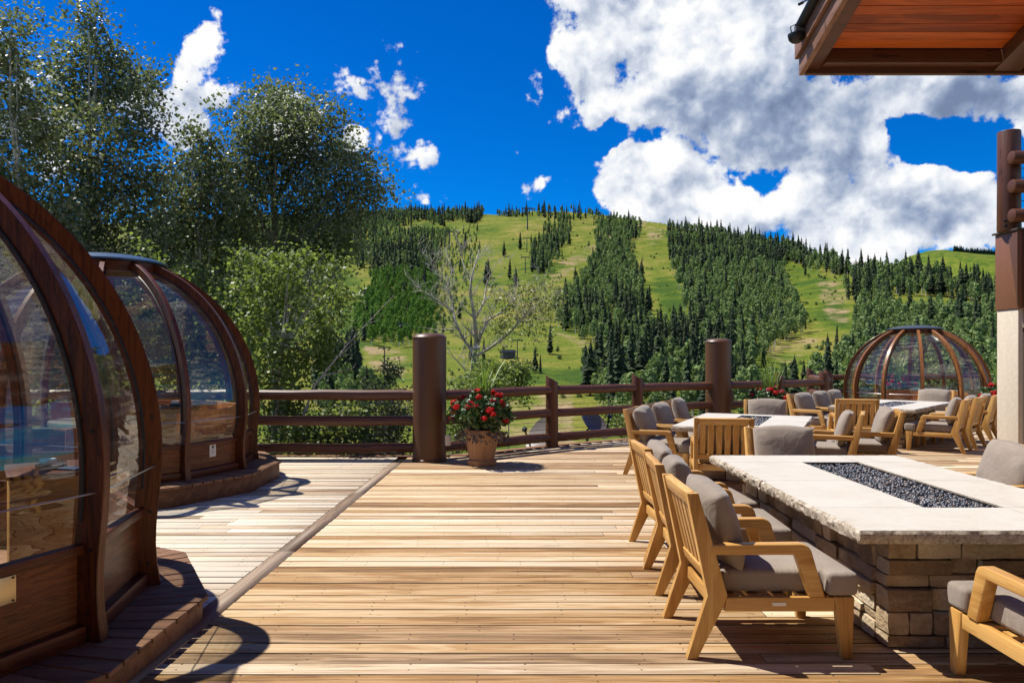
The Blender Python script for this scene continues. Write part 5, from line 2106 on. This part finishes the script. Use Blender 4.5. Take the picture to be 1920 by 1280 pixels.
def dish(loc, tilt, turn, r, label):
    t = thing('satellite_dish', label, 'dish', loc, turn, 'grey satellite dishes beyond the railing')
    M = Matrix.Rotation(tilt, 4, 'X')
    m = MB()
    prof = [(0.01, -0.10 * r)] + [(r * f, -0.10 * r + 0.28 * r * f * f) for f in (0.25, 0.5, 0.75, 0.95, 1.0)] + [(r * f, -0.115 * r + 0.28 * r * f * f - 0.012) for f in (1.0, 0.75, 0.4)] + [(0.01, -0.14 * r)]
    m.lathe(prof, 36, M=M)
    m.build('reflector', 'dish_grey', t)
    m = MB()
    a, b = M @ Vector((0, -r * 0.95, 0.12 * r)), M @ Vector((0, -r * 0.25, r * 1.05))
    m.tube([a, b], 0.018, 8)
    m.build('feed_arm', 'dark_metal', t)
    m = MB()
    m.lathe([(0.01, r * 0.98), (0.05, r * 0.98), (0.055, r * 1.12), (0.01, r * 1.14)], 14, M=M @ Matrix.Translation((0, -r * 0.25, 0)))
    m.build('feed_horn', 'dark_metal', t)
    m = MB()
    gz = float(terr_z(loc[0], loc[1])) - loc[2]
    m.tube([M @ Vector((0, 0, -0.12 * r)), (0, r * 0.35, -0.30 * r), (0, r * 0.35, gz)], 0.03, 10)
    m.build('mast', 'dark_metal', t)
    return t


dish(px(1018, 816, 15.2), R(58), R(-60), 0.42, 'grey satellite dish behind the railing post right of the flower pot')
dish(px(1112, 796, 16.6), R(50), R(55), 0.42, 'grey satellite dish behind the railing left of the three armchairs')

# ---------------------------------------------------------------- forest on the hill


def conifer_unit(seed, tiers, spokes, slim):
    """unit-height conifer made of drooping sprays round a tapered core: V, quads, material index"""
    rg = np.random.default_rng(seed)
    V, Fq, mi = [], [], []
    def quad(a, b, c, d, m):
        k = len(V)
        V.extend([a, b, c, d])
        Fq.append((k, k + 1, k + 2, k + 3))
        mi.append(m)
    for i in range(tiers):
        f = i / (tiers - 1)
        z = 0.07 + 0.90 * f
        r = slim * (1 - f) ** 0.68 * rg.uniform(0.75, 1.15) + 0.012
        if f < 0.1: r *= 0.75
        n = max(4, int(spokes * (1 - 0.5 * f)))
        a0 = rg.uniform(0, 6.28)
        for j in range(n):
            a = a0 + 2 * math.pi * (j + rg.uniform(-.25, .25)) / n
            rr = r * rg.uniform(0.6, 1.2)
            w = rr * rg.uniform(0.40, 0.6)
            h = 0.9 / tiers
            c, s = math.cos(a), math.sin(a)
            p0 = (0, 0, z + h * 1.5)
            tip = (c * rr, s * rr, z - h * rg.uniform(0.0, 0.9))
            l = (c * rr * 0.5 - s * w, s * rr * 0.5 + c * w, z + h * rg.uniform(-0.1, 0.4))
            q = (c * rr * 0.5 + s * w, s * rr * 0.5 - c * w, z + h * rg.uniform(-0.1, 0.4))
            quad(p0, q, tip, l, 0)
    n = 6
    for j in range(n):
        a, b = 2 * math.pi * j / n, 2 * math.pi * (j + 1) / n
        r = slim * 0.42
        quad((r * math.cos(a), r * math.sin(a), 0.10), (r * math.cos(b), r * math.sin(b), 0.10), (0.004, 0, 0.97), (0, 0.004, 0.97), 0)
        r = 0.014
        quad((r * math.cos(a), r * math.sin(a), -0.03), (r * math.cos(b), r * math.sin(b), -0.03), (r * math.cos(b), r * math.sin(b), 0.3), (r * math.cos(a), r * math.sin(a), 0.3), 1)
    return np.array(V, np.float32), np.array(Fq, np.int32), np.array(mi, np.int32)


def aspen_unit(seed, n_leaf, wide, crown0):
    """unit-height aspen: pale trunk and a crown of leaf clumps over several lumps"""
    rg = np.random.default_rng(seed)
    V, Fq, mi = [], [], []
    lumps = []
    for i in range(7):
        f = rg.uniform(0, 1)
        z = crown0 + (0.88 - crown0) * f
        a = rg.uniform(0, 6.28)
        rad = wide * (0.75 - 0.35 * f) * rg.uniform(0.6, 1.0)
        off = wide * (0.55 - 0.35 * f) * rg.uniform(0.2, 1.0)
        lumps.append((np.array([math.cos(a) * off, math.sin(a) * off, z]), rad))
    lumps.append((np.array([0, 0, 0.88]), wide * 0.5))
    lumps.append((np.array([0, 0, (crown0 + .9) / 2]), wide * 0.75))
    wts = np.array([l[1] ** 2 for l in lumps])
    idx = rg.choice(len(lumps), n_leaf, p=wts / wts.sum())
    d = rg.normal(size=(n_leaf, 3))
    d /= np.linalg.norm(d, axis=1, keepdims=True)
    c = np.array([lumps[i][0] for i in idx])
    r = np.array([lumps[i][1] for i in idx])[:, None]
    P = c + d * r * rg.uniform(0.75, 1.08, (n_leaf, 1)) * np.array([1, 1, 1.15])
    global rng
    keep = rng
    rng = rg
    Vl, Fl = leaf_quads(P, 0.085, 0.5, d, 0.9)
    rng = keep
    V = [Vl]
    Fq = [Fl]
    mi = [np.zeros(len(Fl), np.int32)]
    k = len(Vl)
    t = []
    tf = []
    for j in range(4):
        a, b = 2 * math.pi * j / 4, 2 * math.pi * (j + 1) / 4
        r0 = 0.017
        q = len(t)
        t += [(r0 * math.cos(a), r0 * math.sin(a), -0.03), (r0 * math.cos(b), r0 * math.sin(b), -0.03), (r0 * .5 * math.cos(b), r0 * .5 * math.sin(b), 0.8), (r0 * .5 * math.cos(a), r0 * .5 * math.sin(a), 0.8)]
        tf.append((k + q, k + q + 1, k + q + 2, k + q + 3))
    return np.concatenate([Vl, np.array(t)]).astype(np.float32), np.concatenate([Fl, np.array(tf)]).astype(np.int32), np.concatenate([mi[0], np.ones(4, np.int32)])


CON_HI = [conifer_unit(s, 17, 11, w) for s, w in ((1, .15), (2, .17), (3, .13), (4, .19), (5, .15))]
CON_LO = [conifer_unit(s, 10, 7, w) for s, w in ((6, .15), (7, .17), (8, .13), (9, .18))]
ASP_HI = [aspen_unit(s, 620, w, c) for s, w, c in ((1, .20, .48), (2, .23, .42), (3, .18, .54), (4, .21, .46), (5, .25, .42))]
ASP_LO = [aspen_unit(s, 230, w, c) for s, w, c in ((6, .21, .46), (7, .24, .40), (8, .19, .52), (9, .23, .44))]


def unit_mesh(name, unit, mats):
    V, Fq, mi = unit
    o = np_object(name, V, Fq, None, mats=mats, mi=mi)
    return o


FOREST = [  # base polygon in photo pixels, spacing (m), conifer share upper/lower, split row, bright, group, where
    ([(640, 404), (700, 402), (830, 406), (905, 402), (900, 408), (830, 416), (748, 416), (700, 422), (640, 430)], 4.0, .75, .75, 0, 0, 'skyline left'),
    ([(640, 418), (735, 424), (748, 440), (826, 434), (842, 444), (815, 470), (808, 500), (640, 490)], 6.0, .30, .30, 0, 0, 'upper left'),
    ([(664, 606), (684, 566), (704, 530), (742, 512), (790, 503), (814, 516), (820, 560), (806, 600), (814, 632), (772, 640), (748, 652), (716, 636), (690, 642)], 4.2, .04, .10, 600, 1, 'bright grove'),
    ([(772, 468), (812, 462), (812, 515), (790, 522), (700, 505), (700, 490)], 5.0, .95, .95, 0, 0, 'dark cluster'),
    ([(600, 690), (662, 690), (668, 738), (598, 742)], 4.0, 1.0, 1.0, 0, 0, 'near left conifers'),
    ([(830, 436), (900, 428), (890, 470), (868, 520), (850, 600), (826, 640), (818, 560), (822, 500)], 8.0, .3, .3, 0, 0, 'slope shrubs'),
    ([(1118, 744), (1880, 744), (1880, 806), (1150, 806)], 4.4, .3, .3, 0, 0, 'valley trees'),
    ([(600, 745), (705, 745), (690, 800), (600, 800)], 5.0, .3, .3, 0, 0, 'valley trees'),
    ([(1058, 408), (1069, 420), (1070, 436), (1042, 466), (1032, 490), (1012, 512), (996, 508), (1006, 474), (1036, 436)], 5.5, .35, .35, 0, 0, 'narrow strip'),
    ([(930, 398), (1010, 397), (1120, 406), (1120, 410), (1010, 402), (930, 403)], 8.0, .75, .75, 0, 0, 'skyline middle'),
    ([(1118, 408), (1180, 413), (1194, 426), (1194, 446), (1178, 474), (1178, 500), (1198, 528), (1204, 578), (1202, 608), (1228, 628), (1272, 628), (1292, 622), (1305, 645), (1345, 690), (1395, 722), (1390, 740), (1108, 740), (1100, 722), (1130, 688), (1128, 660), (1100, 640), (1062, 626), (1046, 604), (1038, 588), (1066, 556), (1096, 522), (1114, 498), (1122, 452)], 4.7, .25, .62, 575, 0, 'central wood'),
    ([(1252, 434), (1300, 434), (1400, 450), (1480, 474), (1470, 486), (1462, 520), (1474, 552), (1508, 598), (1510, 612), (1506, 625), (1455, 650), (1420, 685), (1402, 722), (1345, 690), (1305, 645), (1294, 605), (1280, 545), (1256, 480)], 4.6, .55, .18, 520, 0, 'right wood'),
    ([(1466, 474), (1560, 494), (1592, 512), (1582, 519), (1528, 502), (1472, 490)], 5.0, .5, .5, 0, 0, 'strip above run'),
    ([(1592, 510), (1650, 516), (1780, 528), (1890, 548), (1890, 745), (1496, 745), (1530, 730), (1566, 700), (1592, 672), (1612, 640), (1612, 590), (1602, 550)], 4.6, .62, .12, 575, 0, 'far right wood'),
    ([(300, 420), (640, 408), (640, 600), (300, 640)], 5.0, .4, .25, 500, 0, 'behind'),
]
MEADOW = [(1652, 556), (1760, 556), (1850, 578), (1825, 590), (1740, 586), (1680, 582)]


def forest():
    trees = []                                  # (X, D, Z, height, kind, bright, px height)
    for poly, sp, c_up, c_lo, row, bright, nm in FOREST:
        xs = [p[0] for p in poly]
        ys = [p[1] for p in poly]
        got = {}
        n_try = 40000
        X = rng.uniform(min(xs), max(xs), n_try)
        Y = rng.uniform(min(ys), max(ys), n_try)
        ok = in_poly(X + 3 * np.sin(Y * 0.13 + X * 0.05) + rng.normal(size=n_try) * np.where(rng.random(n_try) < 0.10, 8.0, 1.5), Y + 3 * np.sin(X * 0.09) + rng.normal(size=n_try) * 2, poly)
        if nm == 'far right wood': ok &= ~in_poly(X, Y, MEADOW)
        for x, y in zip(X[ok], Y[ok]):
            wx, D, z = on_hill(x, y)
            s = sp * (0.66 if D < 380 else 0.8 if D > 500 else 0.74) * (1.25 if D > 900 else 1.0)
            gx, gy = int(wx // (s * 3)), int(D // (s * 3))
            hit = False
            for i in (-1, 0, 1):
                for j in (-1, 0, 1):
                    for (ax, ay) in got.get((gx + i, gy + j), ()):
                        if (ax - wx) ** 2 + ((ay - D) * 0.55) ** 2 < s * s:
                            hit = True
                            break
                    if hit: break
                if hit: break
            if hit: continue
            got.setdefault((gx, gy), []).append((wx, D))
            share = c_up if y < row or row == 0 else c_lo
            cl = 0.5 + 0.5 * math.sin(wx * 0.045 + D * 0.02) * math.cos(D * 0.031 - wx * 0.02)
            con = random.random() < min(1, max(0, share * (0.35 + 0.9 * cl)))
            base = 8.0 + 4.5 * min(1, max(0, (D - 120) / 500))
            hgt = base * (random.uniform(0.55, 1.5) * 1.08 if con else random.uniform(0.65, 1.15) * 0.92)
            if nm == 'near left conifers': hgt = random.uniform(10, 14)
            if nm == 'slope shrubs': hgt *= 0.55
            if nm == 'bright grove': hgt *= 0.85
            if 'skyline' in nm: hgt *= random.uniform(0.7, 1.35)
            trees.append((wx, D, float(z), hgt, 1 if con else 0, bright, hgt / D * F, nm))
    # far hill across the right: a dark band of conifers
    for _ in range(420):
        x = random.uniform(1788, 1900)
        y = np.interp(x, [1775, 1810, 1850, 1880, 1950], [470, 476, 480, 475, 482]) + random.uniform(-1, 7)
        p = px(x, y, 2440)
        trees.append((p.x, p.y, p.z - 4, random.uniform(18, 30), 1, 0, 0, 'far hill'))
    return trees


LONE = [(975, 465, 33), (945, 487, 30), (955, 523, 40), (968, 532, 37), (998, 503, 33), (1009, 497, 25), (872, 472, 38), (1031, 662, 56), (1003, 695, 48), (1013, 698, 38), (1102, 724, 54), (1121, 720, 56),
        (833, 425, 18), (883, 417, 28), (890, 420, 18), (872, 404, 24), (1010, 402, 28), (960, 405, 25), (968, 404, 22), (883, 672, 48), (907, 672, 42), (730, 556, 22), (910, 530, 44), (915, 522, 38), (1510, 519, 30), (1568, 660, 50),
        (1672, 585, 30), (1690, 580, 26), (1765, 592, 24)]
LONE_SAY = ['standing alone high on the open slope', 'dark conifer on the open slope above the bare tree', 'taller conifer of the pair on the middle slope', 'right conifer of the pair on the middle slope', 'conifer below the narrow tree strip',
            'small conifer at the foot of the narrow tree strip', 'conifer on the upper slope above the bare aspen', 'broad dark conifer alone in the lower meadow', 'conifer of the small group in the lower meadow', 'shorter conifer of the small group in the lower meadow',
            'conifer at the left corner of the lower wood', 'taller conifer next to the corner of the lower wood', 'small conifer below the bare earth patch near the ridge', 'taller conifer just below the ridge line', 'shorter conifer just below the ridge line',
            'conifer breaking the skyline over the slope', 'tallest conifer on the skyline near the lift tower', 'conifer on the skyline left of the lift tower', 'second conifer on the skyline left of the lift tower', 'conifer behind the bare aspen trunk',
            'shorter conifer right of the bare aspen trunk', 'small conifer standing in the bright grove', 'conifer behind the bare aspen crown', 'smaller conifer behind the bare aspen crown', 'single conifer at the top of the right ski run',
            'dark conifer at the edge of the lower right ski run', 'conifer in the small right meadow', 'second conifer in the small right meadow', 'smallest conifer in the small right meadow']


SLOPES = [[(745, 440), (1060, 410), (1030, 490), (1000, 540), (830, 640), (830, 530), (850, 450)], [(840, 640), (1130, 660), (1100, 745), (840, 745)], [(1065, 412), (1118, 412), (1095, 480), (1030, 540), (1010, 510)],
          [(1203, 425), (1248, 428), (1270, 545), (1285, 610), (1230, 600), (1205, 500)], [(1470, 494), (1590, 520), (1605, 625), (1520, 640)], [(1400, 730), (1460, 655), (1560, 640), (1500, 735)], [(640, 490), (690, 530), (680, 640), (765, 660), (765, 740), (670, 740), (640, 600)]]


def brush():
    V, Fq, mi = [], [], []
    off = 0
    for poly in SLOPES:
        xs, ys = [p[0] for p in poly], [p[1] for p in poly]
        X, Y = rng.uniform(min(xs), max(xs), 900), rng.uniform(min(ys), max(ys), 900)
        ok = in_poly(X, Y, poly)
        for x, y in list(zip(X[ok], Y[ok]))[:70]:
            wx, D, z = on_hill(x, y)
            if math.sin(float(wx) * 0.06) * math.cos(float(D) * 0.05) < -0.15: continue
            u = ASP_LO[random.randrange(len(ASP_LO))]
            h = random.uniform(0.8, 2.4) * (1 + float(D) / 1400)
            w = h * random.uniform(1.2, 2.6)
            keep = u[2] == 0
            V.append(u[0][:keep.sum() * 4] * np.array([w, w, h], np.float32) + np.array([wx, D, z - h * 0.33], np.float32))
            Fq.append(u[1][keep] + off)
            off += keep.sum() * 4
    o = np_object('low_brush', np.concatenate(V), np.concatenate(Fq), 'hill_aspen')
    tag(o, 'low green brush scattered over the open grassy slopes', 'brush', None, 'stuff')


brush()


def plant_forest():
    trees = forest()
    cm, am, bm_ = ['conifer_needle', 'conifer_bark'], ['hill_aspen', 'far_trunk'], ['hill_aspen_bright', 'far_trunk']
    protoC = [unit_mesh('conifer_tree', u, cm) for u in CON_HI]
    protoA = [unit_mesh('hill_aspen', u, am) for u in ASP_HI]
    protoB = [unit_mesh('hill_aspen', u, bm_) for u in ASP_HI[:3]]
    used = set()
    def put(protos, i, x, y, z, h, label, group):
        p = protos[i % len(protos)]
        if p.name in used:
            o = p.copy()
            C.objects.link(o)
        else:
            used.add(p.name)
            o = p
        o.location = (x, y, z)
        o.rotation_euler = (R(random.uniform(-2, 2)), R(random.uniform(-2, 2)), random.uniform(0, 6.28))
        w = h * random.uniform(0.8, 1.35)
        o.scale = (w, w, h)
        tag(o, label, 'tree', group)
        return o
    # the trees that stand alone, with crown and trunk
    for i, (x, y, hp) in enumerate(LONE):
        X, D, Z = on_hill(x, y)
        h = hp / F * D
        put(protoC, i, float(X), float(D), float(Z), h, LONE_SAY[i] if 'conifer' in LONE_SAY[i] else 'dark conifer ' + LONE_SAY[i], 'conifers standing apart on the slope')
    seen = [t for t in trees if t[7] not in ('behind', 'far hill') and 600 < 960 + F * t[0] / t[1] < 1868]
    for kind, protos in ((1, protoC), (0, None)):
        k = sorted([t for t in seen if t[4] == kind], key=lambda t: -t[6])[:(268 if kind else 296)]
        ids = set(id(t) for t in k)
        for i, t in enumerate(k):
            if kind:
                put(protoC, i, t[0], t[1], t[2], t[3], 'dark green conifer standing among the dense wood on the hillside', 'conifers in the hillside wood')
            elif t[5]:
                put(protoB, i, t[0], t[1], t[2], t[3], 'bright green aspen in the grove on the left of the slope', 'aspens in the bright grove')
            else:
                put(protoA, i, t[0], t[1], t[2], t[3], 'grey green aspen with pale trunk in the hillside wood', 'aspens in the hillside wood')
        rest = [t for t in trees if t[4] == kind and id(t) not in ids]
        V, Fq, mi = [], [], []
        off = 0
        lo = CON_LO if kind else ASP_LO
        for i, t in enumerate(rest):
            u = lo[random.randrange(len(lo))]
            a = random.uniform(0, 6.28)
            w = t[3] * random.uniform(0.85, 1.25)
            Rm = np.array([[math.cos(a), -math.sin(a), 0], [math.sin(a), math.cos(a), 0], [0, 0, 1]], np.float32)
            V.append((u[0] * np.array([w, w, t[3]], np.float32)) @ Rm.T + np.array([t[0], t[1], t[2]], np.float32))
            Fq.append(u[1] + off)
            m = u[2].copy()
            if not kind and t[5]: m[m == 0] = 2
            mi.append(m)
            off += len(u[0])
        o = np_object('conifer_wood' if kind else 'aspen_wood', np.concatenate(V), np.concatenate(Fq), None, mats=(cm if kind else am + ['hill_aspen_bright']), mi=np.concatenate(mi))
        tag(o, 'distant mass of dark conifers covering the hillside' if kind else 'distant mass of green aspens covering the hillside', 'forest', None, 'stuff')
    
    for p in protoC + protoA + protoB:
        if p.name not in used: bpy.data.objects.remove(p)


plant_forest()

# ---------------------------------------------------------------- ski lift


def lift_tower(x, y, hp, label, turn):
    X, D, Z = on_hill(x, y)
    h = hp / F * float(D)
    t = thing('lift_tower', label, 'lift tower', (float(X), float(D), float(Z)), turn, 'ski lift towers on the slope')
    r = 0.028 * h
    m = MB()
    m.tube([(0, 0, -0.5), (0, 0, h)], [r * 1.2, r * 0.8], 10)
    m.build('mast', 'tower_metal', t)
    m = MB()
    m.box((0, 0, h), (h * 0.55, r * 1.6, r * 2.0))
    m.build('crossarm', 'tower_metal', t)
    for s in (-1, 1):
        m = MB()
        m.box((s * h * 0.25, 0, h - r * 2.2), (r * 1.0, h * 0.24, r * 1.4))
        m.build('sheave_bar', 'tower_metal', t)
    return t


for (x, y, hp, tn, lb) in [(721, 694, 42, 0.1, 'dark T-shaped lift tower on the bare earth left of the brown pillar'), (843, 470, 34, 0.2, 'thin lift tower high on the left slope'), (989, 434, 40, 0.1, 'lift tower at the top of the open slope'),
                           (985, 512, 30, 0.15, 'lift tower in the middle of the open slope'), (754, 642, 36, 0.1, 'lift tower in front of the bright grove'), (970, 668, 34, 0.2, 'lift tower in the lower meadow beside the dark hut'), (988, 470, 26, 0.1, 'lift tower half way up the open slope')]:
    lift_tower(x, y, hp, lb, tn)


def hut():
    X, D, Z = on_hill(952, 668)
    t = thing('lift_hut', 'dark low lift hut in the lower meadow behind the bare aspen', 'hut', (float(X), float(D), float(Z)), 0.4)
    m = MB()
    m.box((0, 0, 1.0), (4.4, 3, 2.2))
    m.build('wall', 'tower_metal', t)
    m = MB()
    m.prism([(-1.9, 2.0), (1.9, 2.0), (0, 2.9)], -2.6, 2.6, 'X')
    m.build('roof', 'dark_metal', t)


hut()
